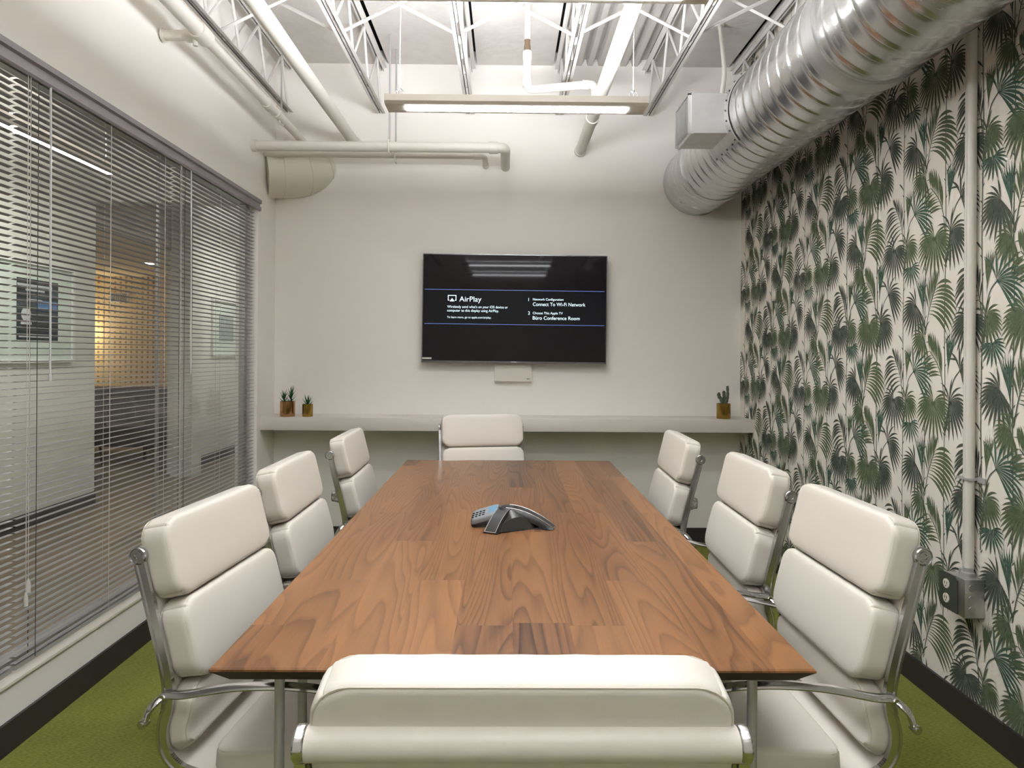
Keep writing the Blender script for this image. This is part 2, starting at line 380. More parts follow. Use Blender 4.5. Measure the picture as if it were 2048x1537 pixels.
def frond(pts, n, L, wd, mi, ly, a0=38, a1=22, droop=.9, sides=(1, -1), base=.3):
    P = spline([Vector((a, c, 0)) for a, c in pts], 10); stem(pts, .004, 1, ly); K = len(P)-1
    for sd in sides:
        for i in range(n):
            t = base+(1-base)*i/(n-1); q = P[min(K, int(t*K))]; q2 = P[min(K, int(t*K)+1)]; q1 = P[max(0, int(t*K)-1)]
            ax = math.atan2(q2.y-q1.y, q2.x-q1.x); ang = ax + sd*R(a0+(a1-a0)*((t-base)/(1-base)))
            l = L*(.55+.45*math.sin(math.pi*min(1, (t-base)/(1-base)*.8+.2)))
            leaf((q.x, q.y), ang, l, wd, droop*(.5+.8*abs(math.cos(ang))), mi, ly+(i % 2), 0)
def spear(p, ang, L, mi, ly):
    for i in range(7):
        t = i/6-.5; a = R(ang)+t*.46; leaf((p[0]+t*.006, p[1]+abs(t)*.05), a, L*(1-.5*abs(t)*random.uniform(.6, 1.4)), .0052, .05, mi, ly)
    for i in range(5):
        t = i/4-.5; leaf((p[0]+t*.02, p[1]+L*.45), R(ang)+t*.9, L*.42, .0055, .15, mi, ly+1)
Z = uz
# stems
for (x, wv) in ((410, .004), (610, .0042), (790, .0046)):
    u0, v0 = Z(x, 700); stem([(u0, v0-.36), (u0+.003, v0-.12), (u0-.002, v0+.1), (u0, v0+.335)], wv, 1, 0)
    for q in (-.22, -.03, .17, .3): leaf((u0, v0+q), R(60), .02, .004, .2, 1, 0); leaf((u0, v0+q+.07), R(120), .02, .004, .2, 1, 0)
A = Z(480, 1275)
fan(A, -75, 225, 13, .05, .092, .0072, 2, 8, .7)
B = Z(325, 1060); fan(B, -112, 300, 23, .085, .150, .0095, 1, 2, 1.2); stem([B, (B[0]+.03, B[1]-.04), Z(400, 1230)], .004, 1, 2)
C = Z(690, 1085); fan(C, -102, 315, 25, .10, .170, .0105, 0, 6, 1.15); stem([C, (C[0]+.035, C[1]-.05), Z(785, 1290)], .0045, 1, 6)
D = Z(436, 1065); fan(D, 8, 215, 15, .08, .125, .0095, 0, 4, 1.35); stem([D, (D[0]-.006, D[1]-.06), Z(410, 1230)], .004, 1, 4)
E = Z(838, 1085); fan(E, 5, 220, 17, .10, .155, .0105, 1, 5, 1.35); stem([E, (E[0]-.012, E[1]-.07), Z(792, 1330)], .0045, 1, 5)
F1 = [Z(408, 1130), Z(400, 960), Z(372, 800), Z(335, 690)]
frond(F1, 9, .150, .0105, 1, 1, 72, 22, 1.25, (1,), .40); frond(F1, 8, .100, .0085, 1, 1, 24, 8, .3, (-1,), .42)
G1 = [Z(790, 1130), Z(770, 900), Z(725, 740), Z(655, 620)]
frond(G1, 8, .105, .0100, 0, 3, 50, 50, .6, (1,), .45); frond(G1, 9, .135, .0100, 0, 3, 16, 34, .25, (-1,), .42)
H = Z(505, 810); fan(H, 30, 150, 12, .12, .180, .0100, 2, 7, 1.0); stem([H, Z(465, 870), Z(440, 980), Z(420, 1150)], .0042, 1, 7)
P = Z(270, 112); fan(P, 22, 165, 13, .10, .160, .0105, 1, 2, 1.2); stem([P, Z(232, 190), Z(205, 330), Z(190, 520)], .004, 1, 2)
I = Z(525, 205); fan(I, -158, 215, 17, .085, .150, .0100, 1, 3, 1.0); stem([I, Z(560, 260), Z(600, 340), Z(612, 430)], .0045, 1, 3)
J = Z(596, 490); fan(J, 185, 215, 15, .08, .115, .0092, 0, 5, 1.15); stem([J, Z(605, 560), Z(612, 700)], .004, 1, 5)
K1 = [Z(614, 470), Z(640, 280), Z(668, 160), Z(705, 30)]
frond(K1, 10, .195, .0135, 0, 6, 68, 22, 1.2, (-1,), .36); frond(K1, 8, .12, .0092, 0, 6, 36, 12, .3, (1,), .42)
spear(Z(596, 330), 99, .20, 2, 1); spear(Z(818, 850), 82, .19, 2, 4); spear(Z(440, 900), 83, .17, 0, 1)
leaf(Z(610, 380), R(170), .06, .007, .3, 0, 5); leaf(Z(612, 540), R(10), .07, .008, .5, 0, 5)
# long single blades curling off the canes
for (x, y, a_, l_) in ((790, 1400, 75, .07), (790, 560, 62, .06), (410, 560, 118, .06), (610, 760, 60, .06), (800, 700, 20, .08), (410, 1330, 60, .05), (610, 1180, 120, .06)): leaf(Z(x, y), R(a_), l_, .007, .7, 1, 2)

#ENDPAPER
b = MB(); b.box(XR, XR+.1, YF, YB, 0, ZC+.2, 3)
TU, TV = .4965, .672
lay = 0.00007
vs, fs, mi_, = [], [], []
u0 = -2.83
for c in range(-5, 9):
    for r in range(-3, 5):
        du = c*TU; dv = r*TV + (TV/2 if c % 2 else 0)
        for li, (pts, ws, mi, ly) in enumerate(leafs):
            um = pts[0][0]+du; vm = pts[0][1]+dv
            if not (-YB+.02 < um < .6 and .06 < vm < ZC): continue
            o = len(vs); k = len(pts); dep = XR-.0004-ly*lay-(li % 29)*2.2e-6-(c % 2)*.0012
            for i in range(k):
                a = pts[max(0, i-1)]; e = pts[min(k-1, i+1)]; tx, ty = e[0]-a[0], e[1]-a[1]; ll = math.hypot(tx, ty) or 1
                nx, ny = -ty/ll*ws[i], tx/ll*ws[i]
                for sg in (1, -1):
                    uu = pts[i][0]+du+nx*sg; vv = pts[i][1]+dv+ny*sg
                    vs.append((dep, -max(-YB+.001, uu), min(ZC, max(.004, vv))))
            for i in range(k-1): fs.append((o+2*i, o+2*i+1, o+2*i+3, o+2*i+2)); mi_.append(mi)
b.v += []
off = len(b.v); b.v += vs; b.f += [[i+off for i in f] for f in fs]; b.m += mi_; b.sm += [False]*len(fs)
M['leaf_a'] = noise_bump(mat('print_olive', srgb(84, 94, 70), .75, spec=.2), 60, .02, col_var=.14)
M['leaf_b'] = noise_bump(mat('print_slate', srgb(70, 76, 66), .75, spec=.2), 60, .02, col_var=.14)
M['leaf_c'] = noise_bump(mat('print_teal', srgb(64, 86, 72), .75, spec=.2), 60, .02, col_var=.2)
M['paper'] = noise_bump(mat('wallpaper_ground', srgb(232, 225, 215), .7, spec=.25), 120, .04)
struct(b.build('wall_right', ['leaf_a', 'leaf_b', 'leaf_c', 'paper'], fix=False))

# ------------------------------------------------------------------ glazed partition: frame, glass
b = MB(); GX = XL-.095
for y in (W0, W1-.035): b.box(GX-.02, GX+.02, y, y+.035, S0, S1)
for y in (1.24, 2.41, 3.545): b.box(GX-.006, GX+.006, y, y+.008, S0, S1)
b.box(GX-.02, GX+.02, W0, W1, S0, S0+.04); b.box(GX-.02, GX+.02, W0, W1, S1-.04, S1)
win = struct(b.build('window_1', 'steel'))
b = MB(); b.box(GX-.004, GX+.004, W0+.01, W1-.01, S0+.02, S1-.02); b.build('glass_pane', 'glass', win)
b = MB(); b.box(XL-.15, XL+.012, W0, W1, S0-.004, S0+.006); struct(b.build('trim_1', 'white'))

# ------------------------------------------------------------------ venetian blinds
b = MB(); prof = [(XL-.001, 2.37), (XL+.006, 2.37), (XL+.012, 2.378), (XL+.012, 2.398), (XL+.004, 2.402), (XL+.004, 2.418), (XL+.016, 2.424), (XL+.016, 2.446), (XL-.001, 2.446)]
b.prism(prof, W0-.02, 4.745); tag(b.build('blind_valance', 'valance'), 'long grey metal valance capping all the venetian blinds along the left partition', 'valance')
SX, BW = XL-.016, 1.128
def make_blind():
    t = thing('venetian_blind', '', 'blind', group='venetian blinds on the glass partition')
    b = MB(); b.box(SX-.014, SX+.014, 0, BW, 2.40, 2.44); b.build('head_rail', 'valance', t)
    b = MB(); pitch = .0242; n = int((2.385-.285)/pitch)
    for i in range(n):
        z = .285+i*pitch; cs = [(-.0125, -.0014), (-.006, .0006), (0, .0013), (.006, .0006), (.0125, -.0014)]
        tl = .10
        up_ = [(SX+x, z+h+x*tl) for x, h in cs]; dn = [(SX+x, z+h-.0007+x*tl) for x, h in reversed(cs)]
        b.prism(up_+dn, .002, BW-.002)
    b.build('slats', 'slat', t, fix=False)
    b = MB(); b.box(SX-.012, SX+.012, .002, BW-.002, .262, .277); b.build('bottom_rail', 'steel', t)
    for y in (.10, .56, 1.03):
        b = MB()
        for dx in (-.0135, .0135): b.box(SX+dx-.0008, SX+dx+.0008, y-.0012, y+.0012, .27, 2.41)
        b.build('ladder_cord', 'rope' if y < .2 else 'cord', t)
    b = MB(); b.tube([(SX+.02, .155, 2.39), (SX+.022, .155, 2.2), (SX+.024, .156, 1.3)], .0042, 6); b.lathe([(.005, 0), (.006, .02), (.004, .03)], (SX+.024, .156, 1.275), n=8)
    b.build('tilt_wand', 'clear', t)
    b = MB(); b.tube([(SX+.02, .05, 2.39), (SX+.021, .05, .56)], .0013, 5); b.tube([(SX+.02, .036, 2.39), (SX+.021, .038, .52)], .0013, 5)
    b.lathe([(.003, .05), (.008, .03), (.008, 0)], (SX+.021, .05, .52), n=8); b.lathe([(.003, .05), (.008, .03), (.008, 0)], (SX+.021, .038, .475), n=8)
    b.build('pull_cord', 'cord', t); return t
bl = make_blind()
for i, (y, lab) in enumerate(((3.552, 'venetian blind nearest the back wall, its wand hanging before the doorway wall edge'),
                              (2.412, 'middle venetian blind, warm yellow lounge doorway seen through its far half'),
                              (1.272, 'venetian blind at the left edge of the photo, only its far end showing'),
                              (.132, 'venetian blind beside the camera, beyond the left edge of the photo'))):
    o = bl if i == 0 else copy_tree(bl); o.location = (0, y, 0); o['label'] = lab

# ------------------------------------------------------------------ hall and lounge beyond the glass
HX = -3.75
b = MB(); b.box(-9.2, XL-.15, YF-.1, 12.2, -.06, 0); struct(b.build('floor_hall', 'hall_floor'))
b = MB(); b.box(-9.2, XL-.15, YF-.1, 12.2, 3.3, 3.4); struct(b.build('ceiling_hall', 'ceil'))
b = MB(); b.box(HX-.12, HX, YF, 6.27, 0, 3.3); b.box(HX-.12, HX, 7.85, 12, 0, 3.3); b.box(HX-.12, HX, 6.27, 7.85, 2.55, 3.3, 1)
struct(b.build('wall_hall', ['hall_wall', 'brown_wall']))
b = MB(); b.box(HX, HX+.24, 7.68, 7.92, 0, 3.3); struct(b.build('wall_pilaster', 'hall_wall'))
b = MB(); b.box(HX, HX+.015, YF, 6.27, 0, .12); b.box(HX, HX+.015, 7.92, 12, 0, .12); struct(b.build('baseboard_hall', 'base'))
b = MB(); b.box(-9.2, XL-.15, 12, 12.1, 0, 3.3); b.box(-9.2, XL-.15, YF-.1, YF, 0, 3.3); b.box(-9.3, -9.2, YF, 12, 0, 3.3); b.box(-9.2, HX-.12, 5.2, 5.3, 0, 3.3)
struct(b.build('wall_far', 'hall_wall'))
b = MB(); b.box(XL-.19, XL-.15, YB+.12, 12, 0, 3.3); struct(b.build('wall_hall_side', 'hall_wall'))
b = MB(); b.box(HX, XL-.19, 6.2, 6.35, 2.75, 3.3); struct(b.build('trim_2', 'hall_wall'))
# lounge: patterned wall, lower warm ceiling
b = MB(); b.box(-9.2, HX-.12, 11.05, 11.1, 0, 3.3); struct(b.build('wall_lounge', 'sprig'))
b = MB(); b.box(-9.2, HX-.12, 5.3, 11.05, 2.62, 2.7); struct(b.build('ceiling_lounge', 'warm_ceil'))
def frame(name, y0, y1, z0, z1, bw, mw, art, label):
    t = thing(name, label, 'picture', (HX, y0, z0)); W_, H_ = y1-y0, z1-z0
    b = MB(); b.box(0, .03, 0, W_, 0, bw); b.box(0, .03, 0, W_, H_-bw, H_); b.box(0, .03, 0, bw, bw, H_-bw); b.box(0, .03, W_-bw, W_, bw, H_-bw); b.build('frame', 'frame_white', t)
    b = MB(); b.box(0, .012, bw, W_-bw, bw, H_-bw); b.build('mat_board', 'matboard', t)
    b = MB(); b.box(.012, .015, mw[0], W_-mw[1], mw[2], H_-mw[3]); a = b.build('print', art, t)
    return t, a
t, a = frame('framed_picture', 4.95, 5.93, 1.30, 2.10, .025, (.30, .20, .18, .14), 'poster', 'white framed dark poster with wide pale mat on the near hall wall')
b = MB()
for i, (l, h) in enumerate(((.40, .018), (.22, .018), (.30, .01), (.16, .008))): b.box(.015, .017, .5-l/2, .5+l/2, .60-.035*i, .60-.035*i+h)
b.lathe([(.055, .015), (.055, .0165)], (0, .40, .38), axis='X', n=20); b.box(.015, .017, .34, .46, .30, .33); b.box(.015, .017, .32, .70, .2, .21)
b.build('lettering', 'posterink', a)
b = MB(); b.box(.015, .0168, .52, .76, .42, .50); b.build('blue_reflection', 'posterblue', a)  # blue reflection in the picture glass, put in as a coloured patch
t, a = frame('framed_picture', 8.72, 9.62, 1.35, 2.10, .03, (.22, .22, .2, .2), 'sketch', 'white framed grey sketch on the hall wall past the lounge doorway')
# hall pendant
def hall_light(x, y0, y1, z, label):
    t = thing('hall_pendant', label, 'lamp', (x, y0, z))
    L_ = y1-y0; b = MB(); b.prism([(-.05, .0), (.05, .0), (.07, .03), (.05, .06), (-.05, .06), (-.07, .03)], 0, L_); b.build('housing', 'white', t)
    b = MB(); b.box(-.045, .045, .03, L_-.03, -.004, 0); b.build('lens', 'hall_lens', t)
    b = MB(); b.box(-.045, .045, .03, L_-.03, .06, .064); b.build('lens', 'hall_lens', t)
    for y in (.1, L_-.1):
        b = MB(); b.bar((0, y, .06), (0, y, 3.3-z), .002, 5); b.build('cable', 'cord', t)
hall_light(-2.95, 3.75, 5.15, 2.72, 'long lit pendant running along the hall ceiling behind the blinds')
hall_light(-2.95, .4, 1.8, 2.72, 'second hall pendant nearer the camera, outside the left edge of the photo')
hall_light(-2.8, 8.2, 9.6, 2.95, 'farther hall pendant beyond the bulkhead, past the lounge doorway')
# downlight, lamp, vent, sofa, chair, low table in the lounge
t = thing('downlight', 'small round recessed downlight in the lounge ceiling', 'lamp', (-4.9, 9.4, 2.612))
b = MB(); b.lathe([(.09, 0), (.09, .008)], (0, 0, 0)); b.build('trim_ring', 'white', t)
b = MB(); b.lathe([(.065, -.003), (.065, 0)], (0, 0, 0)); b.build('lens', 'hall_lens', t)
t = thing('wall_lamp', 'warm glowing drum lamp on the patterned lounge wall', 'lamp', (-6.95, 10.95, 1.72))
b = MB(); b.lathe([(.16, -.14), (.13, .14)], (0, -.12, 0)); b.build('lamp_shade', 'warm_lens', t)
b = MB(); b.box(-.04, .04, -.02, .1, -.06, .06); b.bar((0, 0, 0), (0, -.1, -.14), .01); b.build('bracket', 'darkmetal', t)
t = thing('air_vent', 'small grey louvred vent high on the patterned lounge wall', 'vent', (-6.22, 11.05, 2.28))
b = MB(); b.box(-.15, .15, -.02, 0, -.08, .08); b.build('vent_frame', 'frame_white', t)
b = MB()
for i in range(9): b.box(-.13+i*.0295, -.13+i*.0295+.014, -.028, -.02, -.065, .065)
b.build('louvres', 'greyp', t)
def rbox(hx, hy, hz, r, seg=3, Rc=0.0, fn=None, inner=8):
    """rounded block as vertices + faces; Rc rounds the outline in x/y; fn maps each point"""
    def ax(h):
        e = [h-r+r*math.sin(math.pi/2*i/seg) for i in range(seg+1)]
        n = max(2, inner); mid = [-(h-r)+2*(h-r)*i/n for i in range(1, n)]
        if Rc and Rc > r: pass
        return [-x for x in reversed(e)] + mid + e
    A_ = [ax(h) for h in (hx, hy, hz)]; H = (hx, hy, hz); vs, fs = [], []
    for d in range(3):
        o1, o2 = [i for i in range(3) if i != d]
        for sg in (-1, 1):
            base = len(vs); n1, n2 = len(A_[o1]), len(A_[o2])
            for p in A_[o1]:
                for q in A_[o2]:
                    P = [0, 0, 0]; P[d] = sg*H[d]; P[o1] = p; P[o2] = q
                    c = [max(-(H[i]-r), min(H[i]-r, P[i])) for i in range(3)]; dd = [P[i]-c[i] for i in range(3)]
                    l = math.sqrt(sum(x*x for x in dd)) or 1; m_ = max(abs(x) for x in dd)
                    P = [c[i]+dd[i]/l*r*(m_/r) for i in range(3)]
                    if Rc:
                        da = abs(P[0])-(hx-Rc); db = abs(P[1])-(hy-Rc)
                        if da > 0 and db > 0:
                            e = math.hypot(da, db); mm = max(da, db); sc = mm/e
                            P[0] = math.copysign(hx-Rc+da*sc, P[0]); P[1] = math.copysign(hy-Rc+db*sc, P[1])
                    vs.append(fn(*P) if fn else tuple(P))
            for i in range(n1-1):
                for j in range(n2-1):
                    k = base+i*n2+j; fs.append((k, k+1, k+n2+1, k+n2))
    return vs, fs
def blk(mb, c, h, r, mi=0, **kw):
    mb.add(*rbox(h[0], h[1], h[2], r, fn=lambda x, y, z: (c[0]+x, c[1]+y, c[2]+z), **kw), mi, True)
t = thing('lounge_sofa', 'plum grey low sofa in the lounge seen through the doorway', 'sofa', (-5.65, 9.3, 0))
b = MB(); blk(b, (0, 0, .3), (1.0, .42, .14), .05); b.build('seat', 'sofa', t)
b = MB(); blk(b, (0, .42, .55), (1.0, .12, .36), .06); b.build('backrest', 'sofa', t)
for sx in (-1, 1):
    b = MB(); blk(b, (sx*1.08, .05, .38), (.1, .5, .26), .05); b.build('armrest', 'sofa', t)
    for sy in (-.35, .4):
        b = MB(); b.bar((sx*.95, sy, .18), (sx*.95, sy, 0), .02); b.build('leg', 'darkwood', t)
for x, c in ((-.45, 'white pillow'), (.3, 'grey pillow')):
    b = MB(); blk(b, (0, 0, 0), (.24, .07, .17), .06); o = b.build('pillow', 'frame_white' if x < 0 else 'sofa', None, (-5.65+x, 9.47, .615))
    tag(o, c + ' leaning on the plum grey lounge sofa', 'pillow', 'pillows on the lounge sofa')
t = thing('lounge_chair', 'grey upholstered armchair on dark legs just inside the lounge doorway', 'chair', (-5.15, 8.1, 0), R(20))
b = MB(); blk(b, (0, 0, .42), (.34, .34, .08), .05); b.build('seat', 'sofa', t)
b = MB(); blk(b, (0, .33, .68), (.34, .07, .26), .05); b.build('backrest', 'sofa', t)
for sx in (-1, 1):
    for sy in (-1, 1): b = MB(); b.bar((sx*.26, sy*.26, .36), (sx*.3, sy*.3, 0), .016); b.build('leg', 'darkwood', t)
t = thing('coffee_table', 'white topped low table in front of the lounge sofa', 'table', (-6.35, 8.35, 0))
b = MB(); blk(b, (0, 0, .42), (.4, .3, .02), .015); b.build('table_top', 'frame_white', t)
for sx in (-1, 1):
    for sy in (-1, 1): b = MB(); b.bar((sx*.33, sy*.23, .4), (sx*.36, sy*.26, 0), .014); b.build('leg', 'darkwood', t)

# ------------------------------------------------------------------ ceiling joists
ZB, ZTOP = 3.17, 3.50
names = ['leftmost white open-web joist, above the sprinkler pipes by the left wall', 'second white open-web joist from the left', 'white open-web joist just left of the room centre, above the pendant',
         'white open-web joist left of the ribbed steel deck strip', 'white open-web joist between the ribbed deck strip and the silver duct', 'white open-web joist above the silver spiral duct by the papered wall']
for x, nm in zip(JX, names):
    t = thing('roof_joist', nm, 'joist', (x, 0, 0), group='open-web roof joists')
    for nme, z, h, ye in (('bottom_chord', ZB, .028, YB-.05), ('top_chord', ZTOP, .03, YB)):
        b = MB()
        for s in (-1, 1):
            b.box(min(s*.008, s*.012), max(s*.008, s*.012), YF, ye, z-h/2, z+h/2)
            zz = z-h/2 if nme == 'bottom_chord' else z+h/2-.004
            b.box(min(s*.008, s*.032), max(s*.008, s*.032), YF, ye, zz, zz+.004)
        y = YB-.3
        if nme == 'bottom_chord':
            while y > YF: b.box(-.01, .01, y-.02, y+.02, z-.012, z+.012); y -= .45
        b.build(nme, 'joist', t)
    b = MB(); y = YB-.07; pts = []; k = 0
    while y > YF+.2:
        pts.append((0, y, ZB if k % 2 == 0 else ZTOP)); y -= .09 if k % 2 == 0 and False else (.15 if k % 2 == 0 else .30); k += 1
    for p, q in zip(pts, pts[1:]): b.bar(p, q, .0085, 7)
    b.build('web', 'joist', t)
BY = 3.80
lab = ['leftmost white brace', 'white brace left of the pendant', 'white brace near the room centre', 'white brace under ribbed deck', 'white brace beside the duct']
for yy, nearfar in ((BY, 'row beyond the pendant'), (1.35, 'row above the camera')):
    for i in range(5):
        t = thing('bridging_brace', 'crossed rods, ' + lab[i] + ', ' + nearfar, 'brace', (JX[i], yy, 0), group='cross bridging between the joists')
        d = JX[i+1]-JX[i]
        b = MB(); b.tube([(.012, 0, ZB+.01), (d-.012, 0, ZTOP)], .010, 4); b.build('rod', 'joist', t)
        b = MB(); b.tube([(.012, .025, ZTOP), (d-.012, .025, ZB+.01)], .010, 4); b.build('rod', 'joist', t)

# ------------------------------------------------------------------ pendant lights
def make_pendant():
    t = thing('pendant_light', '', 'lamp', group='linear pendant lights')
    LL = 1.22; z0 = 0.0; h = LL/2
    b = MB()
    # housing: tapered underside, open slots for the lenses
    prof = [(-.07, .010), (-.052, 0), (.062, 0), (.075, .012), (.075, .036), (.06, .044), (-.06, .044), (-.07, .040)]
    b.prism(prof, -h, h, axis='X'); b.build('housing', 'white', t, bevel=0)
    b = MB(); b.box(-h+.085, h-.085, -.030, .036, -.0025, 0.0); b.build('lens', 'lens_down', t)
    b = MB(); b.box(-h+.06, h-.06, -.045, .045, .044, .047); b.build('upper_lens', 'lens_up', t)
    for s in (-1, 1):
        b = MB(); b.prism([(-.071, .008), (-.052, -.001), (.063, -.001), (.077, .012), (.077, .038), (-.071, .042)], s*h, s*(h+.006), axis='X'); b.build('end_cap', 'white', t)
        x = s*(h-.055)
        b = MB(); b.tube([(x, 0, .05), (x, 0, .30), (x+.004, 0, .62), (x, 0, ZC-.0-2.553)], .0022, 5); b.build('cable', 'cord', t)
        b = MB(); b.lathe([(.011, 0), (.011, .012), (.005, .02), (.005, .05)], (x, 0, .044), n=10)
        b.tube([(x-.016, 0, .062), (x-.02, 0, .075), (x-.008, 0, .09), (x, 0, .078)], .0025, 5); b.tube([(x+.016, 0, .062), (x+.02, 0, .075), (x+.008, 0, .09), (x, 0, .078)], .0025, 5)
        b.build('cable_grip', 'chrome', t)
    return t
pl = make_pendant()
for i, (x, y, lab) in enumerate(((.045, 3.24, 'long white pendant light hanging over the far half of the table'),
                                 (.045, 2.20, 'long white pendant light cut off by the top edge of the photo'),
                                 (.045, 1.10, 'long white pendant light over the near chair, above the photo'),
                                 (.045, .05, 'long white pendant light right above the camera, out of the photo'))):
    o = pl if i == 0 else copy_tree(pl); o.location = (x, y, 2.553); o['label'] = lab

# ------------------------------------------------------------------ pipes
def collar(b, c, axis, r, l=.05, mi=0): b.lathe([(r, -l/2), (r*1.12, -l/2), (r*1.12, l/2), (r, l/2)], c, axis=axis, n=16, mi=mi)
t = thing('sprinkler_pipe', 'white sprinkler pipe along the left wall with a tee stub', 'pipe', (-1.50, 0, 2.95))
b = MB(); b.tube([(0, YF, 0), (0, 3.38, 0)], .036, 14); b.build('pipe_run', 'pipe', t)
b = MB(); b.tube([(0, 3.38, 0), (0, YB, 0)], .028, 14); b.build('pipe_run', 'pipe', t)
b = MB(); b.tube([(0, 3.3, 0), (0, 3.41, 0)], .044, 14); b.tube([(-.08, 3.38, 0), (0, 3.38, 0)], .034, 12); b.tube([(-.19, 3.38, 0), (0, 3.38, 0)], .026, 12)
b.lathe([(.034, 0), (.034, .012)], (-.20, 3.38, 0), axis='X', n=16); b.tube([(-.03, 3.36, -.03), (-.03, 3.36, -.06)], .012, 8); b.build('tee_fitting', 'pipe', t)
for c_, l_ in (((0, 4.3, 0), .09), ((0, 4.45, 0), .04)): b = MB(); collar(b, c_, 'Y', .03, l_); b.build('coupling', 'pipe', t)
t = thing('sprinkler_pipe', 'thick white pipe running from the camera to the back wall, second from the left', 'pipe', (-1.12, 0, 2.94))
b = MB(); b.tube([(0, YF, 0), (0, 3.5, 0), (0, 4.5, 0), (0, YB, 0)], .040, 16); b.build('pipe_run', 'pipe', t)
b = MB(); collar(b, (0, YB-.015, 0), 'Y', .045, .03); b.build('wall_collar', 'pipe', t)
def elbow(p, a_, c_, r):
    """rounded corner through p between points a_ and c_"""
    p, a_, c_ = Vector(p), Vector(a_), Vector(c_); d1 = (a_-p).normalized(); d2 = (c_-p).normalized()
    return [p+d1*r, p+d1*r*.45+d2*r*.12, p+d1*r*.12+d2*r*.45, p+d2*r]
t = thing('drain_pipe', 'thick white cross pipe on the back wall, elbow at its right end', 'pipe', (0, 4.60, 2.782))
b = MB(); b.tube([(XL, 0, .0), (-.07, 0, 0)] + elbow((-.01, 0, 0), (-1, 0, 0), (-.01, 1, 0), .05) + [(-.01, YB-4.60, 0)], .034, 16); b.build('pipe_run', 'pipe', t)
for c_, a_, l_ in (((-.09, 0, 0), 'X', .06), ((XL+.015, 0, 0), 'X', .03)): b = MB(); collar(b, c_, a_, .036, l_); b.build('coupling', 'pipe', t)
t = thing('drain_pipe', 'thinner white cross pipe just below and behind the thick one', 'pipe', (0, 4.83, 2.791))
b = MB(); b.tube([(XL, 0, 0), (-.20, 0, 0)] + elbow((-.156, 0, 0), (-1, 0, 0), (-.156, 1, 0), .035) + [(-.156, YB-4.83, 0)], .020, 14); b.build('pipe_run', 'pipe', t)
for c_, a_, l_ in (((-.21, 0, 0), 'X', .05), ((-.156, YB-4.83-.02, 0), 'Y', .04)): b = MB(); collar(b, c_, a_, .022, l_); b.build('coupling', 'pipe', t)
t = thing('vent_pipe', 'stout white pipe slanting from above the pendant into the back wall', 'pipe', (.545, 0, 2.905))
b = MB(); b.tube([(0, 4.35, 0), (0, YB, 0)], .038, 16); b.build('pipe_run', 'pipe', t)
b = MB(); b.tube([(0, YF, 0), (0, 4.37, 0)], .038, 18); b.build('pipe_run', 'pipe', t)
for c_, l_ in (((0, 4.37, 0), .06), ((0, YB-.02, 0), .03)): b = MB(); collar(b, c_, 'Y', .040, l_); b.build('coupling', 'pipe', t)
t = thing('branch_pipe', 'U shaped white branch pipe dropping from the ceiling to the stout pipe', 'pipe', (.12, 4.12, 0))
P0 = (0, 0, 3.22); P1 = (0, 0, 2.985); P2 = (.405, -.02, 3.02); P3 = (.425, .12, 2.93)
b = MB(); b.tube([P0] + elbow(P1, P0, P2, .04) + elbow(P2, P1, P3, .035) + [P3], .024, 12); b.build('pipe_run', 'pipe', t)
for c_, a_, l_ in (((0, 0, 3.19), 'Z', .05), ((0, 0, 3.03), 'Z', .04), ((.35, -.017, 3.015), 'X', .04)): b = MB(); collar(b, c_, a_, .025, l_); b.build('coupling', 'pipe', t)
b = MB(); b.lathe([(.018, 0), (.02, .02), (.016, .05), (.018, .07)], (0, 0, 3.22), n=8); b.build('threaded_nipple', 'orange', t)
b = MB(); b.tube([(0, 0, 3.29), (0, 0, 3.44)] + elbow((0, 0, 3.48), (0, 0, 3), (0, -1, 3.48), .04) + [(0, YF-4.12, 3.48)], .018, 10); b.build('feed_pipe', 'pipe', t)
def rod(x, y, z0, z1, lab, r=.006):
    t = thing('hanger_rod', lab, 'rod', (x, y, z0), group='pipe hanger rods'); b = MB(); b.bar((0, 0, 0), (0, 0, z1-z0), r, 6); b.build('rod', 'steel', t)
    b = MB(); b.tube([(0, 0.0, 0), (-.0, .045, -.02), (0, .05, -.05), (0, .03, -.09), (0, -.03, -.09), (0, -.05, -.05), (0, -.045, -.02), (0, 0, 0)], .006, 6); b.build('clevis', 'pipe', t)
rod(-.79, 4.60, 2.828, ZC, 'thin rod carrying the thick cross pipe, left of the pendant')
rod(-.785, 4.83, 2.835, ZC, 'thin rod carrying the thinner cross pipe, beside the other one')
rod(-1.50, 4.55, 3.0, ZC, 'thin rod carrying the left wall sprinkler pipe near the corner')
t = thing('white_duct_elbow', 'cream painted round duct bend in the upper left back corner', 'duct', (0, 0, 0))
ax = spline([(XL-.04, 4.95, 2.685), (-1.55, 5.06, 2.71), (-1.40, 5.18, 2.75), (-1.28, 5.30, 2.79)], 8)
b = MB(); b.tube(ax, .172, 40); b.build('duct_shell', 'ductwhite', t)
b = MB()
for i in (4, 10, 16):
    p = ax[i]; q = ax[i+1]; d = (q-p).normalized(); b.tube([p-d*.004, p+d*.004], .1755, 40)
b.build('seam_band', 'ductwhite', t)
t = thing('flexible_conduit', 'thin white flexible conduit dropping from the ceiling to the duct register', 'conduit', (0, 0, 0))
b = MB(); b.tube(spline([(1.37, 4.40, ZC-.01), (1.355, 4.30, 3.35), (1.30, 4.08, 3.08), (1.19, 3.80, 2.79)], 5), .013, 8); b.build('conduit', 'pipe', t)
b = MB(); b.lathe([(.03, -.02), (.03, 0)], (1.37, 4.40, ZC), n=12); b.build('ceiling_plate', 'pipe', t)

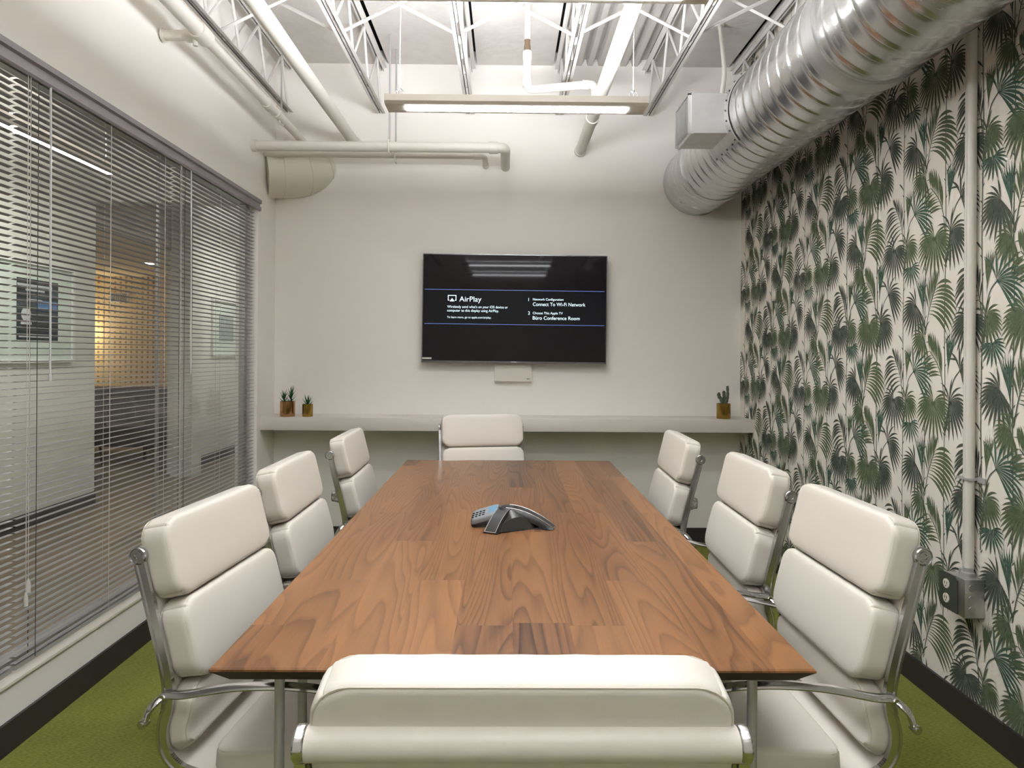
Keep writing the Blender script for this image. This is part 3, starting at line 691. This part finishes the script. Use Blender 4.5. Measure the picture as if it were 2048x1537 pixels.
# ------------------------------------------------------------------ spiral duct with register
DX, DZ, DR = 1.411, 1.38+1.302, .247
t = thing('spiral_duct', 'big galvanised spiral duct running under the ceiling beside the papered wall', 'duct', (DX, 0, DZ))
n = 72; pitch = .105
prof_ = [(0, 0), (.025, .0026), (.055, .0026), (.08, 0), (.10, -.0012), (.14, 0), (.38, 0), (.58, 0), (.80, 0)]
rows = []; y = YF-pitch
while y < YB: rows += [(y+q*pitch, h) for q, h in prof_]; y += pitch
vs = []
for (yy, h) in rows:
    for j in range(n+1):
        a = math.pi/2+2*math.pi*j/n; rr = DR+h; vs.append((rr*math.cos(a), min(YB, max(YF, yy+pitch*j/n)), rr*math.sin(a)))
b = MB(); b.add(vs, [(i*(n+1)+j, i*(n+1)+j+1, (i+1)*(n+1)+j+1, (i+1)*(n+1)+j) for i in range(len(rows)-1) for j in range(n)], 0, True)
b.build('duct_shell', 'galv', t, sharp=R(60), fix=False)
for yy, wv in ((2.64, .045), (4.58, .03), (.9, .045)):
    b = MB(); b.lathe([(DR, -wv), (DR+.009, -wv), (DR+.009, wv), (DR, wv)], (0, yy, 0), axis='Y', n=72); b.build('coupling_band', 'galvbox', t)
# register
t = thing('duct_register', 'galvanised box register with louvred face on the left flank of the duct', 'register', (0, 0, 0))
Yn, Yf_, zb, zt, xl = 3.62, 3.90, 1.38+1.193, 1.38+1.405, .987
b = MB(); b.box(xl, 1.25, Yn, Yf_, zb, zt); b.box(xl-.008, xl+.004, Yn-.008, Yf_+.008, zb-.006, zt+.006); b.build('box', 'galvbox', t)
b = MB()
for i in range(11): y = Yn+.02+i*.0225; b.box(xl-.02, xl-.006, y, y+.006, zb+.012, zt-.012)
b.build('louvres', 'galvbox', t)
b = MB(); b.box(xl-.024, xl-.008, Yn+.005, Yn+.016, zb, zt); b.box(xl-.024, xl-.008, Yf_-.012, Yf_, zb, zt); b.box(xl-.024, xl-.008, Yn+.005, Yf_, zt-.008, zt); b.build('grille_frame', 'galvbox', t)
# saddle plate hugging the duct
b = MB(); vs = []; na = 20; a0, a1 = R(128), R(221)
for y in (Yn-.05, Yf_+.05):
    for rr in (DR+.012, DR+.006):
        for j in range(na+1): a = a0+(a1-a0)*j/na; vs.append((DX+rr*math.cos(a), y, DZ+rr*math.sin(a)))
m1 = na+1; fs = []
for j in range(na):
    fs += [(j, j+1, 2*m1+j+1, 2*m1+j), (m1+j, 3*m1+j, 3*m1+j+1, m1+j+1), (j, m1+j, m1+j+1, j+1), (2*m1+j, 2*m1+j+1, 3*m1+j+1, 3*m1+j)]
fs += [(0, 2*m1, 3*m1, m1), (na, m1+na, 3*m1+na, 2*m1+na)]
b.add(vs, fs, 0, True)
b.build('saddle_plate', 'galvbox', t)
b = MB()
for j in range(8):
    a = a0+.08+(a1-a0-.16)*j/7
    for y in (Yn-.035,):
        c = Vector((DX+(DR+.012)*math.cos(a), y, DZ+(DR+.012)*math.sin(a))); d = Vector((math.cos(a), 0, math.sin(a))); b.tube([c, c+d*.006], .005, 6)
for j in range(4):
    a = a1-.04; y = Yn+.02+j*.09; c = Vector((DX+(DR+.012)*math.cos(a), y, DZ+(DR+.012)*math.sin(a))); d = Vector((math.cos(a), 0, math.sin(a))); b.tube([c, c+d*.006], .005, 6)
b.build('screws', 'darkmetal', t)

# ------------------------------------------------------------------ conduit and outlet on the right wall
CY = 2.52
t = thing('wall_conduit', 'pair of pale vertical conduits running down the papered wall', 'conduit', (XR, CY, 0))
b = MB(); b.tube([(-.022, 0, .60), (-.022, 0, 2.9), (-.022, 0, ZC)], .0165, 14); b.build('conduit', 'pipe', t)
b = MB(); b.tube([(-.014, .036, .60), (-.014, .036, ZC)], .0085, 10); b.build('conduit', 'pipe', t)
for z in (.93,): b = MB(); b.box(-.042, -.002, -.022, .048, z, z+.008); b.box(-.008, -.002, -.06, -.02, z-.006, z+.014); b.build('strap', 'steel', t)
t = thing('outlet_box', 'galvanised outlet box with dark duplex cover low on the papered wall', 'outlet', (XR, CY, .505))
b = MB(); b.box(-.075, -.002, -.055, .0, -.07, .07); b.box(-.062, -.002, .006, .075, -.062, .062); b.build('box', 'galvbox', t, bevel=.002)
b = MB(); b.lathe([(.022, 0), (.022, .012), (.018, .014), (.018, .03)], (-.026, 0, .07), n=12); b.lathe([(.014, 0), (.014, .022)], (-.02, .036, .062), n=10); b.build('connector', 'steel', t)
b = MB()
for z in (-.04, 0, .04): b.lathe([(.013, 0), (.0135, .0014), (.011, .0016)], (-.048, -.0565, z), axis='Y', n=16)
for z in (-.02, .025): b.box(-.071, -.067, -.0562, -.0552, z-.002, z+.002)
b.build('knockouts', 'galvbox', t)
b = MB(); b.prism([(-.02, -.068), (.062, -.068), (.085, -.050), (.085, .058), (.075, .068), (-.005, .068), (-.02, .055)], -.080, -.0752, axis='X'); pt = b.build('cover_plate', 'olive', t)
for z in (-.027, .027):
    b = MB(); b.lathe([(.0175, -.083), (.0175, -.080)], (0, .04, z), axis='X', n=18); rc = b.build('receptacle', 'white', pt)
    b = MB(); b.box(-.0838, -.083, .033, .035, z-.002, z+.008); b.box(-.0838, -.083, .045, .047, z-.002, z+.008); b.lathe([(.0025, -.0838), (.0025, -.083)], (0, .04, z-.009), axis='X', n=8); b.build('slots', 'blackp', rc)

# ------------------------------------------------------------------ shelf, pots
b = MB(); b.box(XL, XR, 4.775, YB, .85, .94); tag(b.build('wall_shelf', 'shelf', bevel=.002), 'long white painted shelf running the full width of the back wall', 'shelf')
SZ = .94
def pot(b, r, h, square=False):
    if square:
        b.prism([(-r, -r), (r, -r), (r, r), (-r, r)], 0, h, axis='Z')
    else: b.lathe([(r*.97, 0), (r, .003), (r, h), (r*.93, h), (r*.93, h-.012), (0.001, h-.012)], (0, 0, 0), n=32)
def blade(b, base, dirv, ln, wd, droop):
    p = Vector(base); d = Vector(dirv).normalized(); side = d.cross(Vector((0, 0, 1)))
    side = side.normalized() if side.length > .05 else Vector((1, 0, 0)); vs = []; k = 7
    for i in range(k):
        t_ = i/(k-1); w_ = wd*(.7+.6*t_ if t_ < .35 else .91*(1-((t_-.35)/.65)**1.6)); up_ = side.cross(d).normalized()
        vs += [p-side*w_, p-up_*w_*.35, p+side*w_, p+up_*w_*.15]
        d = (d+Vector((0, 0, -droop/k))).normalized(); p = p+d*ln/k
    b.add(vs, [(i*4+j, i*4+(j+1) % 4, (i+1)*4+(j+1) % 4, (i+1)*4+j) for i in range(k-1) for j in range(4)], 0, True)
def succulent(x, y, r, h, clusters, m_, label, seed, phase):
    rnd = random.Random(seed)
    t = thing('potted_succulent', label, 'plant', (x, y, SZ)); b = MB(); pot(b, r, h); b.build('pot', m_, t)
    b = MB(); b.lathe([(r*.92, 0), (r*.5, .005), (.001, .006)], (0, 0, h-.010), n=20); b.build('soil', 'soil', t)
    b = MB()
    for (cx, cy, n_, ln, up_) in clusters:
        for i in range(n_):
            a = i*2.4+phase; e = .30+1.1*i/n_; l = ln*(.75+.35*i/n_)*rnd.uniform(.9, 1.1)
            z = h-.008+up_*i/n_
            blade(b, (cx, cy, z), (math.cos(a)*math.cos(e), math.sin(a)*math.cos(e), math.sin(e)), l, .0052, -.25 if i < n_*.5 else .1)
    b.build('leaves', 'plant', t)
PXY = lambda px, Y: ((px-1011)/F*Y, Y)
x, y = PXY(577, 4.86)
succulent(x, y, .052, .108, [(-.024, 0, 18, .072, .035), (.024, .005, 20, .08, .055)], 'copper', 'twin leafed succulent in the wider coppery cylinder pot, left end of shelf', 3, .3)
x, y = PXY(617, 4.86)
succulent(x, y, .037, .088, [(0, 0, 24, .078, .012)], 'brass', 'single spiky succulent in the narrow brass pot beside the wider one', 5, 1.1)
x, y = PXY(1449, 4.88)
t = thing('potted_cactus', 'dark branching cactus in a brass cylinder pot at the right end of shelf', 'plant', (x, y, SZ)); b = MB(); pot(b, .049, .108); b.build('pot', 'brass', t)
b = MB(); b.lathe([(.045, 0), (.02, .005), (.001, .006)], (0, 0, .098), n=20); b.build('soil', 'soil', t)
b = MB()
def cact(pts, r): 
    P = spline(pts, 5); n_ = len(P); rr = [r*(1-.12*math.sin(i*2.2)) * (1 if i < n_-3 else (.85, .6, .2)[i-n_+3]) for i in range(n_)]; b.tube(P, rr, 9)
cact([(.004, 0, .095), (-.006, 0, .13), (-.028, 0, .15), (-.036, .0, .175), (-.042, 0, .182)], .013)
cact([(.004, 0, .095), (.008, .01, .14), (.006, .01, .18), (.002, .01, .20)], .012)
cact([(.008, 0, .095), (.022, -.005, .125), (.028, -.005, .17), (.026, -.005, .225), (.025, -.005, .235)], .010)
cact([(-.01, -.01, .10), (-.018, -.012, .13), (-.02, -.012, .155)], .013)
cact([(.0, -.015, .10), (.012, -.02, .13), (.016, -.02, .16)], .012)
b.build('stems', 'cactus', t)

# ------------------------------------------------------------------ television
TY = YB-.085; k = TY/F
tvw = 366*k; tvh = 212*k; cx_, cz_ = (1028.5-1011)*k, 1.38-(617-712)*k
t = thing('television', 'wide black wall television showing white setup text', 'television', (cx_, TY, cz_)); t.rotation_euler = (0, R(.35), 0)
b = MB(); b.box(-tvw/2, tvw/2, 0, .035, -tvh/2, tvh/2); b.build('back_shell', 'blackp', t)
b = MB(); e = .006
b.box(-tvw/2-e, tvw/2+e, -.004, .03, tvh/2, tvh/2+e); b.box(-tvw/2-e, tvw/2+e, -.006, .03, -tvh/2-.014, -tvh/2)
b.box(-tvw/2-e, -tvw/2, -.004, .03, -tvh/2, tvh/2); b.box(tvw/2, tvw/2+e, -.004, .03, -tvh/2, tvh/2); b.build('bezel', 'darkmetal', t)
b = MB(); b.box(-tvw/2, tvw/2, -.002, 0, -tvh/2, tvh/2); sc_ = b.build('screen', 'screen', t)
def tvz(py): return -(py-617)*k
def tvx(px): return (px-1028.5)*k
b = MB(); b.box(-tvw/2+.012, tvw/2-.012, -.0030, -.002, tvz(649), tvz(582)); b.build('screen_band', 'band', sc_)
for py in (581, 649.5):
    b = MB(); b.box(-tvw/2+.012, tvw/2-.012, -.0036, -.002, tvz(py+.6), tvz(py-.6)); b.build('blue_line', 'glowline', sc_)
def text(s, px, py, size_px, width_px=None, bold=0.0):
    cu = bpy.data.curves.new('text', 'FONT'); cu.body = s; cu.size = size_px*k/.72; cu.align_x = 'LEFT'; cu.offset = bold
    o = bpy.data.objects.new('text', cu); COL.objects.link(o); bpy.context.view_layer.update()
    me = bpy.data.meshes.new_from_object(o.evaluated_get(bpy.context.evaluated_depsgraph_get())); bpy.data.objects.remove(o)
    xs = [v.co.x for v in me.vertices]; sx = (width_px*k/(max(xs)-min(xs))) if width_px else 1
    for v in me.vertices: v.co = Vector(((v.co.x-min(xs))*sx, 0, v.co.y))
    me.materials.append(M['glow']); q = bpy.data.objects.new('screen_text', me); COL.objects.link(q); q.parent = sc_
    q.location = (tvx(px), -.0042, tvz(py)); return q
text('AirPlay', 918, 604.5, 10.5, 44)
text("Wirelessly send what's on your iOS device or", 894, 617.5, 5.2, 121)
text('computer to this display using AirPlay.', 894, 625, 5.2, 103)
text('To learn more, go to apple.com/airplay.', 894, 638, 4.2, 88)
text('1', 1056, 602, 6.5); text('Network Configuration', 1065, 600.5, 4.8, 61); text('Connect To Wi-Fi Network', 1065, 611.5, 7.2, 105)
text('2', 1055.5, 629, 6.5); text('Choose This Apple TV', 1065, 628, 4.8, 60); text('Büro Conference Room', 1065, 639, 7.2, 94)
b = MB(); x0, x1, z0, z1 = tvx(895), tvx(912), tvz(603), tvz(592); d = 1.4*k
b.box(x0, x1, -.0042, -.003, z1-d, z1); b.box(x0, x0+d, -.0042, -.003, z0, z1); b.box(x1-d, x1, -.0042, -.003, z0, z1); b.box(x0, x0+3*k, -.0042, -.003, z0, z0+d); b.box(x1-3*k, x1, -.0042, -.003, z0, z0+d)
b.prism([((x0+x1)/2, z0+5*k), ((x0+x1)/2-5*k, z0-1.5*k), ((x0+x1)/2+5*k, z0-1.5*k)], -.0042, -.003); b.build('cast_icon', 'glow', sc_)
b = MB(); b.box(tvx(845), tvx(864), -.0042, -.002, tvz(720.5), tvz(717)); b.build('corner_sticker', 'cord', sc_)
b = MB(); b.box(tvx(1022), tvx(1034), -.0075, -.006, -tvh/2-.007, -tvh/2-.003); b.build('badge', 'silver', t)
b = MB(); b.box(-.25, .25, .035, YB-TY-.001, -.2, .2); b.build('wall_bracket', 'blackp', t)
zb_, zt_ = 1.38-(763-712)*YB/F, 1.38-(727-712)*YB/F; xa, xb = (989-1011)*YB/F, (1063-1011)*YB/F
t = thing('white_wall_box', 'small white equipment box on the wall just below the television', 'box', (xa, YB, zb_))
b = MB(); W_ = xb-xa; H_ = zt_-zb_; b.box(0, W_, -.045, 0, 0, H_+.05); b.build('cover', 'white', t, bevel=.003)
b = MB(); vs = []; 
for i in range(13):
    q = i/12; b.v; vs.append((q*W_, H_*(.62+.13*math.sin(math.pi*q))))
for (p, q) in zip(vs, vs[1:]): b.tube([(p[0], -.0455, p[1]), (q[0], -.0455, q[1])], .0012, 5)
b.build('curved_groove', 'white', t)
b = MB(); b.box(W_-.035, W_-.012, -.0462, -.045, .018, .024); b.build('badge', 'silver', t)

# ------------------------------------------------------------------ table
TX0, TX1, TY0, TY1 = -.59, .632, 1.372, 4.115; xm = (TX0+TX1)/2; ym = (TY0+TY1)/2
t = thing('conference_table', 'long walnut conference table with dark slanting underside edge', 'table', (xm, ym, 0))
b = MB(); hx, hy = (TX1-TX0)/2, (TY1-TY0)/2; g = .030; c = .003
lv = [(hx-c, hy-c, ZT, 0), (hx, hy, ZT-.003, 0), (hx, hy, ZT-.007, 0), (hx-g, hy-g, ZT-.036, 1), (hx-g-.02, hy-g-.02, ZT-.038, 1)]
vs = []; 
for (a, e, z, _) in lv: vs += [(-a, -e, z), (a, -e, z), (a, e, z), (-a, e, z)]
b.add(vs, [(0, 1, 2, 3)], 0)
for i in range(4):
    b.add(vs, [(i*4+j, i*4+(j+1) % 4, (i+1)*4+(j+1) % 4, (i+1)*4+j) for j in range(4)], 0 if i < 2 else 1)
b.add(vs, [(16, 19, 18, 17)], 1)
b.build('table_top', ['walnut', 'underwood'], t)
for sx in (-1, 1):
    for sy in (-1, 1):
        X = (-.477 if sx < 0 else .534)-xm; Ya = (1.46 if sy < 0 else 4.03)-ym; Yb = Ya-sy*.165; r = .011
        b = MB(); b.tube([(X, Ya, ZT-.040), (X, Ya, .03)] + [(X, Ya-sy*.012, .014)] + [(X, Yb+sy*.012, .014), (X, Yb, .03), (X, Yb, ZT-.040)], r, 10); b.build('leg', 'steel', t)
        b = MB(); b.box(X-.03, X+.03, min(Ya, Yb)-.02, max(Ya, Yb)+.02, ZT-.043, ZT-.038); b.build('mounting_plate', 'steel', t)

# ------------------------------------------------------------------ conference phone
t = thing('conference_phone', 'black three legged conference phone in the middle of the table', 'phone', (.012, 2.53, ZT), 0)
# legs: arched wedge arms at three directions from hub
def phone_arm(ang, ln, w0, w1, hub_h, name='arm'):
    b = MB(); n_ = 14; vs = []; d = Vector((math.cos(ang), math.sin(ang), 0)); s_ = Vector((-d.y, d.x, 0))
    for i in range(n_+1):
        q = i/n_; x = ln*q; zt_ = .006+(hub_h-.006)*(1-q**1.9); zu = max(.002, (hub_h-.022)*(1-(q/.82)**1.6)) if q < .82 else .002
        w_ = w0+(w1-w0)*q
        p = d*x
        vs += [p-s_*w_+Vector((0,0,zu)), p-s_*(w_*.98)+Vector((0,0,max(zu, zt_-.012))), p-s_*(w_*.72)+Vector((0,0,zt_)), p+s_*(w_*.72)+Vector((0,0,zt_)), p+s_*(w_*.98)+Vector((0,0,max(zu, zt_-.012))), p+s_*w_+Vector((0,0,zu))]
    b.add(vs, [(i*6+j, i*6+(j+1) % 6, (i+1)*6+(j+1) % 6, (i+1)*6+j) for i in range(n_) for j in range(6)], 0, True)
    b.add(vs[:6], [(0,1,2,3,4,5)], 0); b.add(vs[-6:], [(0,1,2,3,4,5)], 0)
    o = b.build(name, 'blackp', t, sharp=R(35))
    b = MB()
    for sg in (-1, 1):
        pts = [vs[i*6+(2 if sg < 0 else 3)] for i in range(n_+1)]; b.tube([Vector(p)+Vector((0,0,.0005)) for p in pts], .0014, 5)
    b.tube([Vector(vs[n_*6+2]), Vector(vs[n_*6+3])], .0014, 5)
    b.build('silver_edge', 'silver', o); return o
phone_arm(R(-8), .175, .040, .026, .072); phone_arm(R(-112), .135, .030, .030, .072); phone_arm(R(118), .15, .034, .028, .072)
# concave flank panels between arms
b = MB(); vs = []; K_ = 18
for i in range(K_+1):
    q = i/K_; a = R(-102+90*q); rr = .088+.036*abs(2*q-1)**2; top = .069-.046*abs(2*q-1)**2.6
    vs += [(rr*math.cos(a), rr*math.sin(a), .004), (rr*.9*math.cos(a), rr*.9*math.sin(a), top*.7), (rr*.42*math.cos(a), rr*.42*math.sin(a), top)]
b.add(vs, [(i*3+j, i*3+j+1, (i+1)*3+j+1, (i+1)*3+j) for i in range(K_) for j in range(2)], 0, True); b.build('speaker_flank', 'flank', t, fix=False)
b = MB(); b.lathe([(.046, .03), (.045, .060), (.036, .0715), (.001, .0735)], (0, 0, 0), n=24); b.build('hub', 'blackp', t)
# keypad pod to the left
kp = bpy.data.objects.new('keypad_pod', None)
b = MB(); vs0, fs0 = rbox(.052, .036, .012, .008, Rc=.02, fn=lambda x, y, z: (-.082+x, -.012+y, .026+z+(x+.052)*.32+y*.3)); b.add(vs0, fs0, 0, True); kp = b.build('keypad_pod', 'greyp', t)
b = MB(); vs0, fs0 = rbox(.050, .034, .010, .006, Rc=.02, fn=lambda x, y, z: (-.082+x, -.012+y, .012+z+(x+.052)*.16+y*.12)); b.add(vs0, fs0, 0, True); b.build('pod_base', 'blackp', kp)
kz = lambda x, y=-.012: .0385+(x+.052)*.32+(y+.012)*.3
b = MB(); x0, x1 = .012, .042
b.add([(-.082+x0, -.034, kz(x0, -.034)), (-.082+x1, -.034, kz(x1, -.034)), (-.082+x1, .010, kz(x1, .010)), (-.082+x0, .010, kz(x0, .010))], [(0, 1, 2, 3)]); b.build('display', 'lcd', kp, fix=False)
b = MB()
for i in range(4):
    for j in range(3):
        x = -.044+i*.013; y = -.034+j*.014; b.lathe([(.0048, 0), (.0044, .0022), (.001, .0026)], (-.082+x, y, kz(x, y)-.0005), n=10)
b.build('keys', 'blackp', kp)
t.rotation_euler = (0, 0, R(-6))

# ------------------------------------------------------------------ soft pad chairs
rail_pts = [(-.352, 1.02), (-.335, .938), (-.313, .85), (-.290, .76), (-.270, .68), (-.260, .62), (-.262, .57), (-.272, .53), (-.272, .49), (-.255, .448), (-.215, .420), (-.14, .408), (0, .415), (.14, .430), (.205, .432), (.232, .420)]
RP = [Vector((p.x, p.y)) for p in spline([(a, c, 0) for a, c in rail_pts], 8)]
cum = [0.0]
for i in range(1, len(RP)): cum.append(cum[-1]+(RP[i]-RP[i-1]).length)
def at(s):
    s = max(0, min(cum[-1]-1e-6, s))
    import bisect
    i = max(0, bisect.bisect_right(cum, s)-1); i = min(i, len(RP)-2); q = (s-cum[i])/(cum[i+1]-cum[i]); p = RP[i].lerp(RP[i+1], q)
    a = RP[max(0, i-2)]; c = RP[min(len(RP)-1, i+3)]; t_ = (c-a).normalized(); return p, Vector((-t_.y, t_.x))   # normal towards the sitter
def s_at_z(z):
    for i in range(len(RP)-1):
        if RP[i].y >= z > RP[i+1].y: return cum[i]+(cum[i+1]-cum[i])*(RP[i].y-z)/(RP[i].y-RP[i+1].y)
def s_at_x(x):
    for i in range(len(RP)-1, 0, -1):
        if RP[i].x >= x > RP[i-1].x and RP[i].y < .47: return cum[i-1]+(cum[i]-cum[i-1])*(x-RP[i-1].x)/(RP[i].x-RP[i-1].x)
p_, n_ = at(s_at_z(.8))
if n_.x < 0: NS = -1
else: NS = 1
def W3(s, u, tt):
    p, nn = at(s); nn = nn*NS; return (p.x+nn.x*tt, u, p.y+nn.y*tt)
S_KNOB = s_at_z(.936)
HWP = .252
def make_chair():
    t = thing('conference_chair', '', 'chair', group='cream soft pad chairs round the walnut table')
    # sling
    b = MB(); ns = 60; s0, s1 = S_KNOB, cum[-1]-.004; vs = []
    for side in (.0035, -.0035):
        for i in range(ns+1):
            s = s0+(s1-s0)*i/ns
            for u in (-.247, -.12, 0, .12, .247): vs.append(W3(s, u, side))
    g = (ns+1)*5; fs = []
    for i in range(ns):
        for j in range(4):
            k_ = i*5+j; fs.append((k_, k_+1, k_+6, k_+5)); fs.append((g+k_, g+k_+5, g+k_+6, g+k_+1))
        fs.append((i*5, i*5+5, g+i*5+5, g+i*5)); fs.append((i*5+4, g+i*5+4, g+i*5+9, i*5+9))
    b.add(vs, fs, 0, True)
    kp_, kn = at(S_KNOB); b.tube([(kp_.x, -.252, kp_.y), (kp_.x, .252, kp_.y)], .0205, 16)
    fp, fn_ = at(cum[-1]); b.tube([(fp.x, -.25, fp.y), (fp.x, .25, fp.y)], .014, 12)
    b.build('sling', 'leather_low', t, sharp=R(50))
    # pads
    def pad(name, sa, sb, th, bul, hw=HWP, Rc=.05, toff=.004):
        sm, hs, ht = (sa+sb)/2, abs(sb-sa)/2, th/2
        r = min(.013, ht*.9)
        def fn(x, y, z):
            qx = max(0, 1-abs(x/hw)**5); qy = max(0, 1-abs(y/hs)**3.2)
            z2 = z+(bul*math.sqrt(qx*qy) if z > 0 else 0)
            # slight puckers along the seam
            z2 += .0010*math.sin(x*75+sa*40)*(1-qy)*(1 if z > 0 else 0)
            return W3(sm+y, x, toff+ht+z2)
        b = MB(); vs, fs = rbox(hw, hs, ht, r, seg=5, Rc=Rc, fn=fn, inner=14); b.add(vs, fs, 0, True); o = b.build(name, 'leather', t, sharp=R(80))
        b = MB(); lp = []; aa = hw-.004; bb = hs-.004; rc = Rc-.004
        for cx2, cy2, a0_ in ((aa-rc, bb-rc, 0), (-(aa-rc), bb-rc, 90), (-(aa-rc), -(bb-rc), 180), (aa-rc, -(bb-rc), 270)):
            for q in range(7): a = R(a0_+q*15); lp.append((cx2+rc*math.cos(a), cy2+rc*math.sin(a)))
        lp.append(lp[0])
        for hgt in (toff+ht+ht-r*.29+.0004, toff+r*.29-.0004):      # seam round the front and round the back panel
            q3 = []
            for (x, y), (x2, y2) in zip(lp, lp[1:]):
                m_ = max(1, int(math.hypot(x2-x, y2-y)/.02))
                for i in range(m_): f_ = i/m_; q3.append(W3(sm+y+(y2-y)*f_, x+(x2-x)*f_, hgt))
            q3.append(q3[0]); b.tube(q3, .0016, 5, caps=False)
        b.build('piping', 'stitch', o)
        return o
    pad('top_back_pad', .012, s_at_z(.812), .066, .009)
    pad('middle_back_pad', s_at_z(.808), s_at_z(.622), .066, .009)
    pad('lower_back_pad', s_at_z(.618), s_at_z(.440), .050, .005)
    pad('seat_pad', s_at_x(-.165), s_at_x(.222), .058, .010, Rc=.04)
    # side rails, knobs, arms
    I = [(-.013, -.0065), (-.0075, -.0065), (-.0075, -.003), (.0075, -.003), (.0075, -.0065), (.013, -.0065), (.013, .0065), (.0075, .0065), (.0075, .003), (-.0075, .003), (-.0075, .0065), (-.013, .0065)]
    i0 = next(i for i, c_ in enumerate(cum) if c_ > S_KNOB)
    path = [(kp_.x, kp_.y)] + [(p.x, p.y) for p in RP[i0:]]
    for sg in (-1, 1):
        b = MB(); sweep_xz(b, path, I, sg*.2585, smooth=False); rl = b.build('side_rail', 'chrome', t)
        b = MB(); y0 = sg*.2525
        pr = [(.020, 0), (.0215, .002*sg), (.0215, .0105*sg), (.0190, .0130*sg), (.0175, .0100*sg), (.0130, .0100*sg), (.0118, .0128*sg), (.0075, .0128*sg), (.0062, .0095*sg), (.001, .0095*sg)]
        b.lathe(pr, (kp_.x, y0, kp_.y), axis='Y', n=28); b.build('rail_knob', 'chrome', rl)
        fy = sg*.250; b = MB(); b.lathe([(.017, 0), (.0175, .015*sg), (.012, .018*sg), (.001, .018*sg)], (fp.x, fy, fp.y), axis='Y', n=20); b.build('rail_knob', 'chrome', rl)
        # arm: front leg from seat rail, level grip, hooked rear end
        ya = sg*.272; yb = sg*.290
        ap = spline([(.155, ya, .432), (.185, yb, .50), (.20, yb, .58), (.165, yb, .637), (.06, yb, .652), (-.08, yb, .645), (-.20, yb, .622), (-.258, ya, .608), (-.278, yb, .592), (-.291, yb, .571), (-.297, yb, .552)], 6)
        b = MB(); b.tube(ap, .0068, 10, sx=1.6, up=(0, 0, 1)); ar = b.build('armrest', 'chrome', t)
        b = MB(); b.tube([(-.298, yb-sg*.006, .551), (-.298, yb+sg*.012, .551)], .0105, 14); b.lathe([(.006, 0), (.006, .003*sg), (.001, .003*sg)], (-.298, yb+sg*.012, .551), axis='Y', n=12); b.build('end_button', 'chrome', ar)
        b = MB(); b.tube([(-.262, sg*.258, .607), (-.262, sg*.283, .607)], .006, 8); b.tube([(.155, sg*.258, .432), (.155, sg*.280, .432)], .008, 8); b.build('arm_bolt', 'chrome', ar)
    # bowed back brace and seat brace
    b = MB(); p, nn = at(s_at_z(.715)); nn = nn*NS
    pts = spline([(p.x-.005, -.255, p.y), (p.x-.040, -.20, p.y-.004), (p.x-.072, -.10, p.y-.010), (p.x-.082, 0, p.y-.012), (p.x-.072, .10, p.y-.010), (p.x-.040, .20, p.y-.004), (p.x-.005, .255, p.y)], 5)
    b.tube(pts, .0095, 8, sx=1.0, up=(0, 0, 1)); blk(b, (p.x-.083, 0, p.y-.02), (.014, .06, .026), .01); b.build('back_brace', 'chrome', t)
    b = MB(); p2, _ = at(s_at_x(-.06)); b.tube([(p2.x, -.255, p2.y-.012), (p2.x, -.12, p2.y-.035), (p2.x, .12, p2.y-.035), (p2.x, .255, p2.y-.012)], .011, 8); b.tube([(.10, -.255, .415), (.10, -.12, .38), (.10, .12, .38), (.10, .255, .415)], .011, 8)
    b.box(-.08, .12, -.05, .05, .355, .385); b.build('seat_frame', 'darkmetal', t)
    b = MB(); b.tube([(0, -.04, .365), (.0, -.16, .360), (.01, -.20, .358)], .005, 8); b.lathe([(.009, 0), (.009, .03)], (.01, -.23, .358), axis='Y', n=10); b.build('height_lever', 'blackp', t)
    b = MB(); b.lathe([(.026, .09), (.026, .24), (.015, .245), (.015, .36)], (0, 0, 0), n=20); b.build('gas_column', 'darkmetal', t)
    b = MB(); b.lathe([(.036, .07), (.036, .125), (.028, .135)], (0, 0, 0), n=20)
    for i in range(5):
        a = R(72*i+18); d = Vector((math.cos(a), math.sin(a), 0))
        b.tube([d*.03+Vector((0, 0, .105)), d*.16+Vector((0, 0, .092)), d*.285+Vector((0, 0, .072))], [.019, .015, .011], 10)
    b.build('star_base', 'chrome', t)
    for i in range(5):
        a = R(72*i+18); d = Vector((math.cos(a), math.sin(a), 0)); s_ = Vector((-d.y, d.x, 0)); c_ = d*.285
        b = MB()
        for q in (-.017, .007): b.tube([c_+s_*q+Vector((0, 0, .026)), c_+s_*(q+.010)+Vector((0, 0, .026))], .0258, 16)
        b.tube([c_+Vector((0, 0, .026)), c_+Vector((0, 0, .075))], .006, 6); b.build('caster', 'blackp', t)
    return t
ch = make_chair()
CH = [(-.500, 1.835, -5, 'cream soft pad chair nearest the camera on the left, window side of the table'),
      (-.505, 2.565, 0, 'middle cream soft pad chair of the three on the window side'),
      (-.487, 3.455, 1, 'farthest cream soft pad chair of the three on the window side'),
      (.629, 1.822, 181, 'cream soft pad chair nearest the camera on the right, wallpaper side'),
      (.605, 2.485, 179, 'middle cream soft pad chair of the three on the wallpaper side'),
      (.541, 3.285, 178, 'farthest cream soft pad chair of the three on the wallpaper side'),
      (-.085, 3.925, -79, 'cream soft pad chair at the far head of the table facing the camera'),
      (.023, 1.135, 90, 'cream soft pad chair at the near end seen from behind, cut by the bottom edge')]
for i, (x, y, a, lab) in enumerate(CH):
    o = ch if i == 0 else copy_tree(ch); o.location = (x, y, 0); o.rotation_euler = (0, 0, R(a)); o['label'] = lab; o.scale = (1, 1, (.968, .972, .972, .985, .988, .988, 1, .988)[i])
